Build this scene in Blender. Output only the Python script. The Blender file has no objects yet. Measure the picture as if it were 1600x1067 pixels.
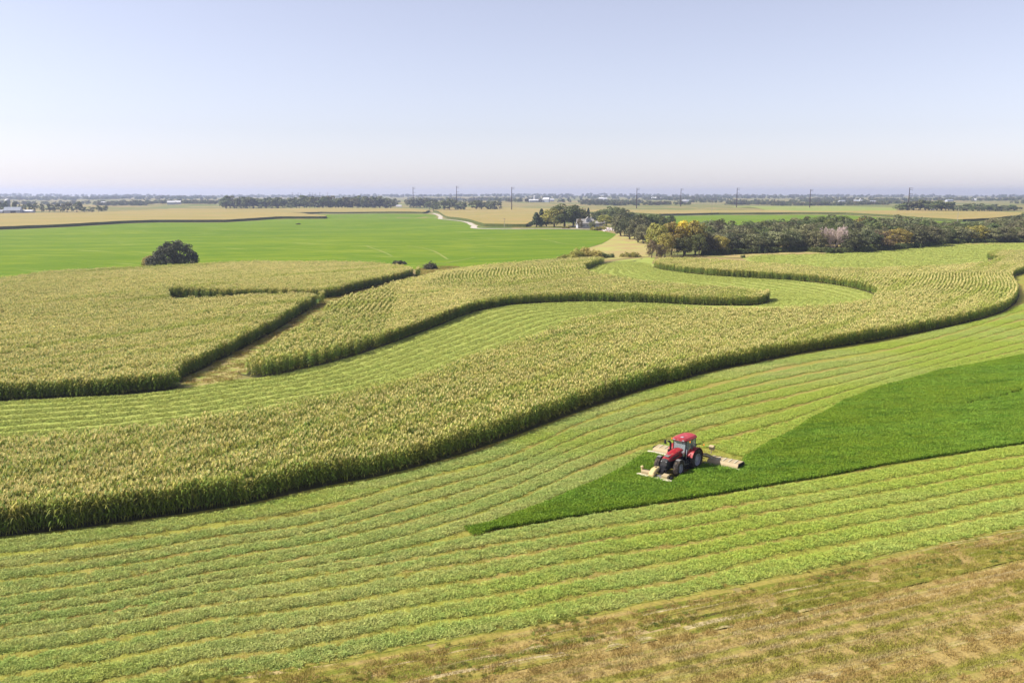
import bpy, bmesh, math, random
import numpy as np
from mathutils import Vector, Matrix
from mathutils.geometry import delaunay_2d_cdt

random.seed(7); rng = np.random.default_rng(7)
SC = bpy.context.scene
COL = SC.collection
R = math.radians

# ---------------------------------------------------------------- camera, light, exposure
FPX, CAM_H, HORIZ = 1400.0, 27.0, 303.0          # focal length in photo pixels, drone height, row of the true horizon
PITCH = math.atan((533.5 - HORIZ) / FPX)
cam_d = bpy.data.cameras.new('camera'); cam = bpy.data.objects.new('camera', cam_d); COL.objects.link(cam)
cam_d.sensor_width = 36.0; cam_d.lens = 36.0 * FPX / 1600.0
cam_d.clip_start = 0.5; cam_d.clip_end = 40000
cam.location = (0, 0, CAM_H); cam.rotation_euler = (math.pi / 2 - PITCH, 0, 0)
SC.camera = cam

SUN_EL, SUN_AZ = R(43), R(-91)                    # azimuth from +Y, negative towards -X
SUN_DIR = Vector((math.cos(SUN_EL) * math.sin(SUN_AZ), math.cos(SUN_EL) * math.cos(SUN_AZ), math.sin(SUN_EL)))
world = bpy.data.worlds.new("World"); SC.world = world; world.use_nodes = True
wn = world.node_tree; wn.nodes.clear()
sky = wn.nodes.new('ShaderNodeTexSky'); sky.sky_type = 'NISHITA'; sky.sun_disc = False
sky.sun_elevation = SUN_EL; sky.sun_rotation = SUN_AZ
sky.altitude = 300; sky.air_density = 1.0; sky.dust_density = 0.6; sky.ozone_density = 1.5
tint = wn.nodes.new('ShaderNodeMixRGB'); tint.blend_type = 'MULTIPLY'; tint.inputs[0].default_value = 1.0
tint.inputs[2].default_value = (0.965, 0.92, 1.03, 1)
hsv = wn.nodes.new('ShaderNodeHueSaturation'); hsv.inputs['Saturation'].default_value = 0.52; hsv.inputs['Value'].default_value = 1.0
bg = wn.nodes.new('ShaderNodeBackground'); bg.inputs[1].default_value = 0.067
wo = wn.nodes.new('ShaderNodeOutputWorld')
wn.links.new(sky.outputs[0], hsv.inputs['Color']); wn.links.new(hsv.outputs[0], tint.inputs[1]); wn.links.new(tint.outputs[0], bg.inputs[0]); wn.links.new(bg.outputs[0], wo.inputs[0])

sun_d = bpy.data.lights.new('sun', 'SUN'); sun = bpy.data.objects.new('sun', sun_d); COL.objects.link(sun)
sun_d.energy = 4.2; sun_d.angle = R(0.6); sun_d.color = (1.0, 0.94, 0.84)
sun.rotation_euler = SUN_DIR.to_track_quat('Z', 'Y').to_euler()

SC.view_settings.view_transform = 'Standard'; SC.view_settings.look = 'None'
SC.view_settings.gamma = 1.0; SC.view_settings.use_curve_mapping = False
SC.view_settings.exposure = 1.25
SC.cycles.max_bounces = 6; SC.cycles.diffuse_bounces = 3; SC.cycles.transmission_bounces = 4
SC.cycles.transparent_max_bounces = 6; SC.cycles.volume_bounces = 0; SC.cycles.glossy_bounces = 3
HAZE = 0.00013

# ---------------------------------------------------------------- terrain and photo -> ground
def sstep(a, b, x):
    t = np.clip((x - a) / (b - a), 0, 1); return t * t * (3 - 2 * t)

def terrain(x, y):
    x = np.asarray(x, float); y = np.asarray(y, float)
    r = np.hypot(x, y)
    z = 1.1 * sstep(150, 330, r) * (np.sin(x / 52 + 0.6) * np.cos(y / 61 + 1.0) + 0.5 * np.sin((x + y) / 90))
    z = z + 1.6 * np.exp(-(((x + 70) / 80) ** 2 + ((y - 235) / 55) ** 2))
    z = z + 2.0 * sstep(700, 1500, r) * (np.sin(x / 310 + 2) * np.cos(y / 400) + 0.6 * np.sin(x / 130 + y / 290))
    z = z + 3.0 * sstep(800, 2000, r) + 6.0 * sstep(2500, 7000, r) + 4.5 * sstep(3000, 5000, r) * np.sin(x / 700 + 1) * np.cos(y / 900)
    return z

def rays(p):
    p = np.asarray(p, float).reshape(-1, 2)
    x = (p[:, 0] - 800) / FPX; u = (533.5 - p[:, 1]) / FPX
    return np.stack([x, math.cos(PITCH) + u * math.sin(PITCH), -math.sin(PITCH) + u * math.cos(PITCH)], 1)

TS = np.geomspace(15, 9000, 900)
def G(p, top=0.0):
    """photo points -> ground (or onto the crop surface `top` metres above it), first hit"""
    d = rays(p); out = []
    X = d[:, 0:1] * TS; Y = d[:, 1:2] * TS; Z = CAM_H + d[:, 2:3] * TS
    below = Z < terrain(X, Y) + top
    for i in range(len(d)):
        k = int(np.argmax(below[i])) if below[i].any() else len(TS) - 1
        a, b = TS[max(k - 1, 0)], TS[k]
        for _ in range(22):
            m = (a + b) / 2
            if CAM_H + d[i, 2] * m < float(terrain(d[i, 0] * m, d[i, 1] * m)) + top: b = m
            else: a = m
        out.append((d[i, 0] * b, d[i, 1] * b))
    return np.array(out)

CORN_H = 2.5
def GT(p): return G(p, CORN_H)
def mixed(seq):
    """[(px,py,'g'|'t')...] -> ground xy"""
    return np.array([(GT([(a, b)]) if c == 't' else G([(a, b)]))[0] for a, b, c in seq])

def at(px, D):
    """ground point seen in photo column px at distance D along the view"""
    return ((px - 800) / FPX * D, D)

def resample(P, n=None, step=None, smooth=True):
    P = np.asarray(P, float)
    L = np.r_[0, np.cumsum(np.hypot(*np.diff(P, axis=0).T))]
    if n is None: n = max(2, int(L[-1] / step) + 1)
    s = np.linspace(0, L[-1], n)
    if not smooth or len(P) < 4:
        return np.stack([np.interp(s, L, P[:, 0]), np.interp(s, L, P[:, 1])], 1)
    T = np.gradient(P, L, axis=0)
    i = np.clip(np.searchsorted(L, s, side='right') - 1, 0, len(P) - 2)
    h = (L[i + 1] - L[i])[:, None]; t = ((s - L[i]) / (L[i + 1] - L[i]))[:, None]
    h00 = 2 * t**3 - 3 * t**2 + 1; h10 = t**3 - 2 * t**2 + t; h01 = -2 * t**3 + 3 * t**2; h11 = t**3 - t**2
    return h00 * P[i] + h10 * h * T[i] + h01 * P[i + 1] + h11 * h * T[i + 1]

def inside(pts, poly):
    x, y = pts[:, 0], pts[:, 1]; c = np.zeros(len(pts), bool)
    n = len(poly); j = n - 1
    for i in range(n):
        xi, yi = poly[i]; xj, yj = poly[j]
        if yi != yj:
            c ^= ((yi > y) != (yj > y)) & (x < (xj - xi) * (y - yi) / (yj - yi) + xi)
        j = i
    return c

def near_line(pts, line, signed=False):
    best = np.full(len(pts), 1e9); u = np.zeros(len(pts)); L = 0.0
    for a, b in zip(line[:-1], line[1:]):
        ab = b - a; l2 = ab @ ab + 1e-9; l = math.sqrt(l2)
        t = np.clip(((pts - a) @ ab) / l2, 0, 1)
        q = a + t[:, None] * ab; d = np.hypot(*(pts - q).T)
        m = d < best
        s = np.sign(ab[0] * (pts[:, 1] - a[1]) - ab[1] * (pts[:, 0] - a[0]))
        u = np.where(m, L + t * l, u); best = np.where(m, d, best)
        L += l
    return best, u

# ---------------------------------------------------------------- materials
def mat(name, color, rough=0.8, metal=0.0, spec=0.03, noise=None, bump=None, translucent=0.0, rand=0.0, emis=None, alpha=None):
    """colour with optional list of noise layers [(scale(xyz or f), color2, lo, hi, rotz)], bump (scale, strength, dist)"""
    m = bpy.data.materials.new(name); m.use_nodes = True
    nt = m.node_tree; N = nt.nodes; Lk = nt.links
    b = N['Principled BSDF']; out = N['Material Output']
    b.inputs['Roughness'].default_value = rough; b.inputs['Metallic'].default_value = metal
    b.inputs['Specular IOR Level'].default_value = spec
    geo = N.new('ShaderNodeNewGeometry')
    rgb = N.new('ShaderNodeRGB'); rgb.outputs[0].default_value = (*color, 1); cur = rgb.outputs[0]
    for lay in (noise or []):
        sc_, c2, lo, hi = lay[:4]; rot = lay[4] if len(lay) > 4 else 0.0
        mp = N.new('ShaderNodeMapping'); mp.vector_type = 'TEXTURE'
        mp.inputs['Rotation'].default_value = (0, 0, rot)
        if isinstance(sc_, tuple): mp.inputs['Scale'].default_value = sc_
        else: mp.inputs['Scale'].default_value = (sc_, sc_, sc_)
        mp.inputs['Location'].default_value = (random.uniform(-50, 50), random.uniform(-50, 50), 0)
        Lk.new(geo.outputs['Position'], mp.inputs['Vector'])
        nz = N.new('ShaderNodeTexNoise'); nz.inputs['Scale'].default_value = 1.0; nz.inputs['Detail'].default_value = 3.0
        nz.inputs['Roughness'].default_value = 0.6
        Lk.new(mp.outputs[0], nz.inputs['Vector'])
        mr = N.new('ShaderNodeMapRange'); mr.inputs[1].default_value = lo; mr.inputs[2].default_value = hi
        Lk.new(nz.outputs['Fac'], mr.inputs[0])
        mx = N.new('ShaderNodeMixRGB'); mx.inputs[2].default_value = (*c2, 1)
        Lk.new(mr.outputs[0], mx.inputs[0]); Lk.new(cur, mx.inputs[1]); cur = mx.outputs[0]
    if rand:
        oi = N.new('ShaderNodeObjectInfo')
        hs = N.new('ShaderNodeHueSaturation')
        m1 = N.new('ShaderNodeMapRange'); m1.inputs[3].default_value = 0.5 - 0.05 * rand; m1.inputs[4].default_value = 0.5 + 0.04 * rand
        m2 = N.new('ShaderNodeMapRange'); m2.inputs[3].default_value = 1 - 0.45 * rand; m2.inputs[4].default_value = 1 + 0.4 * rand
        mu = N.new('ShaderNodeMath'); mu.operation = 'MULTIPLY'; mu.inputs[1].default_value = 7.31
        fr = N.new('ShaderNodeMath'); fr.operation = 'FRACT'
        Lk.new(oi.outputs['Random'], m1.inputs[0]); Lk.new(oi.outputs['Random'], mu.inputs[0]); Lk.new(mu.outputs[0], fr.inputs[0])
        Lk.new(fr.outputs[0], m2.inputs[0]); Lk.new(m1.outputs[0], hs.inputs['Hue']); Lk.new(m2.outputs[0], hs.inputs['Value'])
        Lk.new(cur, hs.inputs['Color']); cur = hs.outputs[0]
    Lk.new(cur, b.inputs['Base Color'])
    if bump:
        bs = bump[0]
        mp = N.new('ShaderNodeMapping'); mp.vector_type = 'TEXTURE'
        mp.inputs['Scale'].default_value = bs if isinstance(bs, tuple) else (bs, bs, bs)
        if len(bump) > 3: mp.inputs['Rotation'].default_value = (0, 0, bump[3])
        Lk.new(geo.outputs['Position'], mp.inputs['Vector'])
        nz = N.new('ShaderNodeTexNoise'); nz.inputs['Scale'].default_value = 1; nz.inputs['Detail'].default_value = 4
        Lk.new(mp.outputs[0], nz.inputs['Vector'])
        bp = N.new('ShaderNodeBump'); bp.inputs['Strength'].default_value = bump[1]; bp.inputs['Distance'].default_value = bump[2]
        Lk.new(nz.outputs['Fac'], bp.inputs['Height']); Lk.new(bp.outputs[0], b.inputs['Normal'])
    if translucent:
        tr = N.new('ShaderNodeBsdfTranslucent'); Lk.new(cur, tr.inputs[0])
        ms = N.new('ShaderNodeMixShader'); ms.inputs[0].default_value = translucent
        Lk.new(b.outputs[0], ms.inputs[1]); Lk.new(tr.outputs[0], ms.inputs[2]); Lk.new(ms.outputs[0], out.inputs[0])
    return m

STREAK = 0.40     # direction of the foreground swaths on the ground
M = {}
M['countryside'] = mat('countryside_fields', (0.22, 0.175, 0.075), noise=[
    ((420, 160, 1), (0.12, 0.14, 0.04), .46, .52, .3), ((300, 90, 1), (0.27, 0.205, 0.095), .54, .60, -.2),
    ((700, 150, 1), (0.08, 0.13, 0.035), .54, .58, .1), ((9, 5, 1), (0.22, 0.17, 0.06), .45, .75)])
M['stubble_ground'] = mat('hay_stubble_ground', (0.235, 0.185, 0.050), noise=[
    ((7, .9, 1), (0.20, 0.205, 0.034), .38, .62, STREAK), ((.5, .25, 1), (0.27, 0.20, 0.085), .45, .75, STREAK),
    ((30, 14, 1), (0.215, 0.225, 0.04), .42, .6)], bump=((.25, .18, .2), .9, .12))
M['hay_far'] = mat('mown_hay_ground', (0.235, 0.27, 0.060), noise=[
    ((40, 9, 1), (0.27, 0.285, 0.075), .4, .6, .2), ((1.2, .6, 1), (0.20, 0.255, 0.05), .45, .8)], bump=((.5, .4, .4), .7, .12))
M['bright_field'] = mat('alfalfa_field_ground', (0.098, 0.155, 0.006), noise=[
    ((110, 22, 1), (0.15, 0.198, 0.010), .42, .62, .35), ((12, 2.0, 1), (0.062, 0.130, 0.005), .45, .7, .2),
    ((1.5, 1.0, 1), (0.11, 0.19, 0.010), .5, .8), ((60, 5, 1), (0.23, 0.26, 0.06), .62, .72, -.5)], bump=((1.0, .7, .6), .8, .25))
M['alfalfa_soil'] = mat('alfalfa_under_ground', (0.06, 0.10, 0.015), noise=[(1.0, (0.04, 0.07, 0.01), .4, .7)])
M['brown_stubble'] = mat('brown_stubble_ground', (0.29, 0.215, 0.078), noise=[
    ((60, 1.3, 1), (0.195, 0.185, 0.038), .47, .58, STREAK - .015), ((50, .8, 1), (0.36, 0.28, 0.14), .54, .68, STREAK - .015),
    ((.7, .3, 1), (0.15, 0.11, 0.045), .5, .8, STREAK)], bump=((.3, .2, .2), 1.0, .12))
M['field_margin'] = mat('grassy_margin_ground', (0.24, 0.20, 0.05), noise=[
    ((40, .7, 1), (0.13, 0.14, 0.022), .44, .56, STREAK - .015), ((30, .6, 1), (0.36, 0.29, 0.17), .58, .68, STREAK - .015),
    ((9, .5, 1), (0.07, 0.06, 0.02), .60, .66, STREAK - .015)], bump=((.5, .3, .3), 1.0, .2))
M['corn_soil'] = mat('corn_under_ground', (0.07, 0.06, 0.03), noise=[(1.5, (0.05, 0.06, 0.02), .4, .7)])
M['waterway'] = mat('dry_grass_ground', (0.29, 0.235, 0.09), noise=[(3.0, (0.21, 0.24, 0.05), .44, .58), (.6, (0.34, 0.27, 0.15), .5, .8)],
                    bump=((.5, .5, .5), 1.0, .2))
M['dry_slope'] = mat('dry_slope_ground', (0.30, 0.235, 0.10), noise=[((18, 10, 1), (0.30, 0.30, 0.09), .45, .6), ((8, 3, 1), (0.28, 0.17, 0.09), .55, .7)],
                     bump=((1, 1, 1), .8, .3))
M['gravel'] = mat('gravel_road_surface', (0.42, 0.38, 0.31), noise=[(2.0, (0.34, 0.30, 0.24), .4, .7)])
M['far_corn_top'] = mat('far_corn_tassels', (0.285, 0.215, 0.080), noise=[
    ((90, 22, 1), (0.23, 0.20, 0.065), .42, .6, .15), ((50, 4, 1), (0.20, 0.19, 0.05), .60, .68, .1), (1.6, (0.22, 0.17, 0.055), .5, .8)],
    bump=((1.2, 1.2, 1), 1.0, .4))
M['far_corn_side'] = mat('far_corn_leaves', (0.062, 0.078, 0.02), noise=[((.6, .6, 2.0), (0.12, 0.13, 0.035), .45, .7)], bump=((.5, .5, 1.5), 1.0, .3))
M['pale_field'] = mat('pale_green_field', (0.17, 0.22, 0.05), noise=[((80, 20, 1), (0.24, 0.24, 0.07), .45, .6)])

CV = ((26, 9, 1), (0.20, 0.22, 0.032), .50, .66, .45)
CVB = lambda c: ((80, 4.0, 1), c, .53, .62, .95)
M['corn_leaf'] = mat('corn_leaf_green', (0.18, 0.255, 0.028), rough=.5, spec=.3, translucent=.35, rand=.4, noise=[CV])
M['corn_leaf_dry'] = mat('corn_leaf_yellowing', (0.50, 0.47, 0.11), rough=.6, spec=.1, translucent=.35, rand=.35, noise=[CV, CVB((.30, .34, .055))])
M['corn_tassel'] = mat('corn_tassel_tan', (0.70, 0.61, 0.25), rough=.8, spec=.05, translucent=.25, rand=.2,
                       noise=[((26, 9, 1), (0.60, 0.53, 0.20), .52, .68, .45), CVB((.44, .46, .11))])
M['corn_stalk'] = mat('corn_stalk', (0.16, 0.17, 0.05), rough=.6)
M['alfalfa_leaf'] = mat('alfalfa_leaves', (0.195, 0.295, 0.026), rough=.6, spec=.1, translucent=.3, rand=.2,
                        noise=[((22, 6, 1), (0.185, 0.305, 0.034), .42, .6, .3), ((5, 1.2, 1), (0.12, 0.22, 0.02), .5, .7, .3)])
M['cut_hay'] = mat('cut_hay', (0.330, 0.400, 0.110), rough=.75, spec=.1, translucent=.2, rand=.4,
                   noise=[((25, 2.5, 1), (0.40, 0.43, 0.135), .42, .6, STREAK), ((60, 30, 1), (0.335, 0.41, 0.07), .45, .6)])
M['cut_hay_pale'] = mat('cut_hay_thin', (0.37, 0.41, 0.105), rough=.8, translucent=.15, rand=.3)
M['stubble'] = mat('stubble_stems', (0.285, 0.235, 0.060), rough=.8, spec=.1, translucent=.2, rand=.9,
                   noise=[((7, .9, 1), (0.215, 0.235, 0.036), .4, .6, STREAK)])
M['dry_stubble'] = mat('dry_stubble_stems', (0.34, 0.245, 0.082), rough=.85, spec=.05, translucent=.2, rand=.2,
                       noise=[((60, 1.3, 1), (0.25, 0.24, 0.042), .47, .57, STREAK - .015), ((50, .8, 1), (0.43, 0.35, 0.18), .56, .68, STREAK - .015)])
M['weed'] = mat('weed_leaves', (0.21, 0.235, 0.042), rough=.6, spec=.2, translucent=.3, rand=1.0)
M['bark'] = mat('bark', (0.10, 0.08, 0.06), rough=.9)
LEAFN = lambda c2: [((3.0, 3.0, 3.0), c2, .45, .65)]
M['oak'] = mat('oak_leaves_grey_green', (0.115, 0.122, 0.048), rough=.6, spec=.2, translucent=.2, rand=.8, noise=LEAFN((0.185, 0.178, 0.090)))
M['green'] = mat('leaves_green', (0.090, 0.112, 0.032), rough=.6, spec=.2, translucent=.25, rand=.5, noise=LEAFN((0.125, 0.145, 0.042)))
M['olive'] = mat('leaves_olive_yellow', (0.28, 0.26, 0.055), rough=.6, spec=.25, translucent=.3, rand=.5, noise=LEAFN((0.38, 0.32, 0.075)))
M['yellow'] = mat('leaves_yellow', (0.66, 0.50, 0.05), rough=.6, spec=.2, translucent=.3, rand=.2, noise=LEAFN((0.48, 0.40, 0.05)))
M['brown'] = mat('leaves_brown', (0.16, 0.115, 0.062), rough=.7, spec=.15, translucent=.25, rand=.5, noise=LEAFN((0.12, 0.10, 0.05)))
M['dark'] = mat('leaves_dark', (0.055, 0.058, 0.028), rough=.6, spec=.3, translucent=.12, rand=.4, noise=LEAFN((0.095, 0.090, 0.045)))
M['conifer'] = mat('needles_dark', (0.055, 0.075, 0.034), rough=.7, translucent=.1, rand=.5)
M['dead_wood'] = mat('bare_pale_branches', (0.48, 0.38, 0.35), rough=.9)

# ---------------------------------------------------------------- mesh helpers
def tag(o, label=None, cat=None, group=None, kind=None):
    if label: o['label'] = label
    if cat: o['category'] = cat
    if group: o['group'] = group
    if kind: o['kind'] = kind
    return o

def link(name, me, parent=None, mats=None):
    o = bpy.data.objects.new(name, me); COL.objects.link(o)
    if parent is not None: o.parent = parent
    for m_ in (mats or []): me.materials.append(m_)
    return o

def empty(name, loc, rz=0.0):
    o = bpy.data.objects.new(name, None); COL.objects.link(o); o.location = loc; o.rotation_euler = (0, 0, rz)
    o.empty_display_size = 0.5
    return o

class MB:
    def __init__(s): s.v = []; s.f = []; s.m = []
    def add(s, vs, fs, mi=0):
        k = len(s.v); s.v += [tuple(v) for v in vs]; s.f += [tuple(i + k for i in f) for f in fs]; s.m += [mi] * len(fs); return s
    def box(s, c, d, rz=0.0, ry=0.0, mi=0, taper=1.0, rx=0.0):
        rot = Matrix.Rotation(rz, 3, 'Z') @ Matrix.Rotation(ry, 3, 'Y') @ Matrix.Rotation(rx, 3, 'X')
        vs = []
        for z in (-1, 1):
            t = taper if z > 0 else 1
            for x, y in ((-1, -1), (1, -1), (1, 1), (-1, 1)):
                vs.append(rot @ Vector((x * d[0] / 2 * t, y * d[1] / 2 * t, z * d[2] / 2)) + Vector(c))
        return s.add(vs, [(3, 2, 1, 0), (4, 5, 6, 7), (0, 1, 5, 4), (1, 2, 6, 5), (2, 3, 7, 6), (3, 0, 4, 7)], mi)
    def prism(s, prof, y0, y1, mi=0, sx0=1.0, sx1=1.0):
        """profile [(x,z)] counter-clockwise seen from -y, extruded along y"""
        n = len(prof)
        vs = [(x * sx0, y0, z) for x, z in prof] + [(x * sx1, y1, z) for x, z in prof]
        fs = [tuple(range(n)), tuple(range(2 * n - 1, n - 1, -1))] + [((i + 1) % n, i, n + i, n + (i + 1) % n) for i in range(n)]
        return s.add(vs, fs, mi)
    def tube(s, path, r, seg=8, mi=0, r1=None, cap=True):
        path = [Vector(p) for p in path]; n = len(path); vs = []; fs = []
        for i, p in enumerate(path):
            t = (path[min(i + 1, n - 1)] - path[max(i - 1, 0)]).normalized()
            a = t.orthogonal().normalized() if i == 0 else (pa - t * pa.dot(t)).normalized()
            pa = a; b = t.cross(a)
            rr = r if r1 is None else r + (r1 - r) * i / max(1, n - 1)
            for k in range(seg):
                w = 2 * math.pi * k / seg
                vs.append(p + (a * math.cos(w) + b * math.sin(w)) * rr)
        for i in range(n - 1):
            for k in range(seg):
                k2 = (k + 1) % seg
                fs.append((i * seg + k, i * seg + k2, (i + 1) * seg + k2, (i + 1) * seg + k))
        if cap: fs += [tuple(range(seg - 1, -1, -1)), tuple((n - 1) * seg + k for k in range(seg))]
        return s.add(vs, fs, mi)
    def lathe(s, prof, c=(0, 0, 0), axis='Z', seg=24, mi=0):
        vs = []; fs = []; n = len(prof)
        for k in range(seg):
            w = 2 * math.pi * k / seg
            for r_, h in prof:
                x, y, z = r_ * math.cos(w), r_ * math.sin(w), h
                if axis == 'Y': x, y, z = x, h, y
                vs.append((x + c[0], y + c[1], z + c[2]))
        for k in range(seg):
            k2 = (k + 1) % seg
            for i in range(n - 1): fs.append((k * n + i, k2 * n + i, k2 * n + i + 1, k * n + i + 1))
        return s.add(vs, fs, mi)
    def mesh(s, name):
        me = bpy.data.meshes.new(name); me.from_pydata(s.v, [], s.f); me.polygons.foreach_set('material_index', s.m); me.update(); return me
    def build(s, name, mats, parent=None, bevel=0.0, smooth=False):
        me = s.mesh(name)
        o = link(name, me, parent, mats if isinstance(mats, list) else [mats])
        if bevel:
            b = o.modifiers.new('bevel', 'BEVEL'); b.width = bevel; b.segments = 2; b.limit_method = 'ANGLE'; b.angle_limit = R(40)
        if smooth: me.shade_smooth()
        return o

def sheet(name, poly, m, spacing, lift, top=0.0, side_mat=None, kind='structure', label=None, rough=0.0):
    """ground sheet (or a crop slab when top > 0) that follows the terrain inside a polygon"""
    poly = np.asarray(poly, float)
    P = resample(np.vstack([poly, poly[:1]]), step=spacing * 0.7 if top == 0 else spacing * .35, smooth=False)[:-1]
    lo, hi = P.min(0), P.max(0)
    gx, gy = np.meshgrid(np.arange(lo[0], hi[0], spacing), np.arange(lo[1], hi[1], spacing))
    g = np.stack([gx.ravel(), gy.ravel()], 1) + rng.uniform(-.2, .2, (gx.size, 2)) * spacing
    g = g[inside(g, P)]
    if len(g):
        d, _ = near_line(g, np.vstack([P, P[:1]])); g = g[d > spacing * 0.3]
    allp = np.vstack([P, g]); n = len(P)
    vs, es, fs, *_ = delaunay_2d_cdt([Vector(p) for p in allp], [], [list(range(n))], 1, 1e-4)
    V = np.array([(v[0], v[1]) for v in vs])
    z = terrain(V[:, 0], V[:, 1]) + lift + top
    if rough: z = z + rng.uniform(-rough, rough, len(z))
    verts = np.column_stack([V, z]).tolist(); faces = [tuple(f) for f in fs]
    mi = [0] * len(faces)
    if top:
        cnt = {}
        for f in faces:
            for a, b in zip(f, f[1:] + f[:1]):
                cnt[(a, b)] = 1
        edge = [(a, b) for (a, b) in cnt if (b, a) not in cnt]
        low = {}
        for a, b in edge:
            for k in (a, b):
                if k not in low:
                    low[k] = len(verts); verts.append((V[k, 0], V[k, 1], z[k] - top + random.uniform(-.1, .1)))
            faces.append((b, a, low[a], low[b])); mi.append(1)
    me = bpy.data.meshes.new(name); me.from_pydata(verts, [], faces); me.polygons.foreach_set('material_index', mi); me.update()
    o = link(name, me, None, [m] + ([side_mat] if side_mat else []))
    tag(o, label, None, None, kind)
    return o

def scatter(name, pts, sources, rz=None, sc=None, label=None, lift=0.0, kind='stuff', z=None):
    n = len(pts)
    me = bpy.data.meshes.new(name)
    zz = terrain(pts[:, 0], pts[:, 1]) + lift if z is None else z
    me.from_pydata(np.column_stack([pts, zz]).tolist(), [], [])
    for nm, ty, arr in (('rz', 'FLOAT', rz if rz is not None else rng.uniform(0, 6.283, n)),
                        ('sc', 'FLOAT', sc if sc is not None else rng.uniform(.85, 1.15, n)),
                        ('ix', 'INT', rng.integers(0, len(sources), n))):
        a = me.attributes.new(nm, ty, 'POINT'); a.data.foreach_set('value', np.asarray(arr).astype('i' if ty == 'INT' else 'f'))
    o = link(name, me)
    ng = bpy.data.node_groups.new(name + '_scatter', 'GeometryNodeTree')
    ng.interface.new_socket('Geometry', in_out='INPUT', socket_type='NodeSocketGeometry')
    ng.interface.new_socket('Geometry', in_out='OUTPUT', socket_type='NodeSocketGeometry')
    N = ng.nodes; L = ng.links
    gi = N.new('NodeGroupInput'); go = N.new('NodeGroupOutput')
    iop = N.new('GeometryNodeInstanceOnPoints'); jn = N.new('GeometryNodeJoinGeometry')
    for s_ in reversed(sources):
        oi = N.new('GeometryNodeObjectInfo'); oi.inputs['Object'].default_value = s_; oi.inputs['As Instance'].default_value = True
        L.new(oi.outputs['Geometry'], jn.inputs[0])
    def na(nm, dt):
        q = N.new('GeometryNodeInputNamedAttribute'); q.data_type = dt; q.inputs['Name'].default_value = nm
        return next(x for x in q.outputs if x.enabled and x.name == 'Attribute')
    cx = N.new('ShaderNodeCombineXYZ'); L.new(na('rz', 'FLOAT'), cx.inputs['Z'])
    L.new(gi.outputs[0], iop.inputs['Points']); L.new(jn.outputs[0], iop.inputs['Instance'])
    iop.inputs['Pick Instance'].default_value = True
    L.new(na('ix', 'INT'), iop.inputs['Instance Index']); L.new(cx.outputs[0], iop.inputs['Rotation']); L.new(na('sc', 'FLOAT'), iop.inputs['Scale'])
    L.new(iop.outputs[0], go.inputs[0])
    md = o.modifiers.new('scatter', 'NODES'); md.node_group = ng
    tag(o, label, None, None, kind)
    return o

def src(name, me):               # a plant that only the scatter uses
    return bpy.data.objects.new(name, me)

def quads_mesh(name, A, B, C, D, mi, mats):
    n = len(A); v = np.stack([A, B, C, D], 1).reshape(-1, 3)
    me = bpy.data.meshes.new(name)
    me.from_pydata(v.tolist(), [], [(4 * i, 4 * i + 1, 4 * i + 2, 4 * i + 3) for i in range(n)])
    for m_ in mats: me.materials.append(m_)
    me.polygons.foreach_set('material_index', np.asarray(mi, 'i')); me.update()
    return me

def norm(a): return a / (np.linalg.norm(a, axis=1, keepdims=True) + 1e-9)

# ---------------------------------------------------------------- plant meshes
def corn_row(seed):
    """six corn plants standing 0.2 m apart in a row along x"""
    r = np.random.default_rng(seed); A = []; B = []; Cc = []; Dd = []; mi = []
    def quad(a, b, c, d, m): A.append(a); B.append(b); Cc.append(c); Dd.append(d); mi.append(m)
    for i in range(6):
        bx = -0.5 + 0.2 * i + r.normal(0, .03); by = r.normal(0, .05); H = 2.15 * r.uniform(.9, 1.06)
        base = np.array([bx, by, 0.]); w = .018; dry = r.uniform(.15, .95); H *= r.uniform(.93, 1.06)
        topp = base + np.array([r.normal(0, .05), r.normal(0, .05), H])
        quad(base + [-w, 0, 0], base + [w, 0, 0], topp + [w, 0, 0], topp + [-w, 0, 0], 3)
        quad(base + [0, -w, 0], base + [0, w, 0], topp + [0, w, 0], topp + [0, -w, 0], 3)
        ph = r.uniform(0, 6.28)
        for k in range(10):
            t = .12 + .86 * k / 9; z0 = base + (topp - base) * t
            az = ph + (k % 2) * math.pi + r.normal(0, .45); L = (.60 - .30 * abs(t - .55)) * r.uniform(.8, 1.15)
            dr = np.array([math.cos(az), math.sin(az), 0]); sd = np.array([-dr[1], dr[0], 0.])
            up = .34 * L + .12 * (t > .8); wd = .042 * r.uniform(.8, 1.2)
            p1 = z0 + dr * L * .45 + [0, 0, up]; p2 = z0 + dr * L * .85 + [0, 0, up * .75 - .05]; p3 = z0 + dr * L * 1.1 + [0, 0, -.22 * L]
            m = 0 if (t < .66 or r.random() > dry) else 1
            if t < .2 and r.random() < .3: m = 1
            quad(z0 - sd * wd * .5, z0 + sd * wd * .5, p1 + sd * wd, p1 - sd * wd, m)
            quad(p1 - sd * wd, p1 + sd * wd, p2 + sd * wd * .8, p2 - sd * wd * .8, m)
            quad(p2 - sd * wd * .8, p2 + sd * wd * .8, p3 + sd * .008, p3 - sd * .008, m)
        for k in range(5):
            az = r.uniform(0, 6.28); sp = .17 * (k > 0)
            tip = topp + np.array([math.cos(az) * sp, math.sin(az) * sp, .36 - .06 * (k > 0)]); q = np.array([-math.sin(az), math.cos(az), 0]) * .020
            quad(topp - q * .6, topp + q * .6, tip + q, tip - q, 2)
    return quads_mesh('corn_plants', *[np.array(x) for x in (A, B, Cc, Dd)], mi,
                      [M['corn_leaf'], M['corn_leaf_dry'], M['corn_tassel'], M['corn_stalk']])

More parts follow.
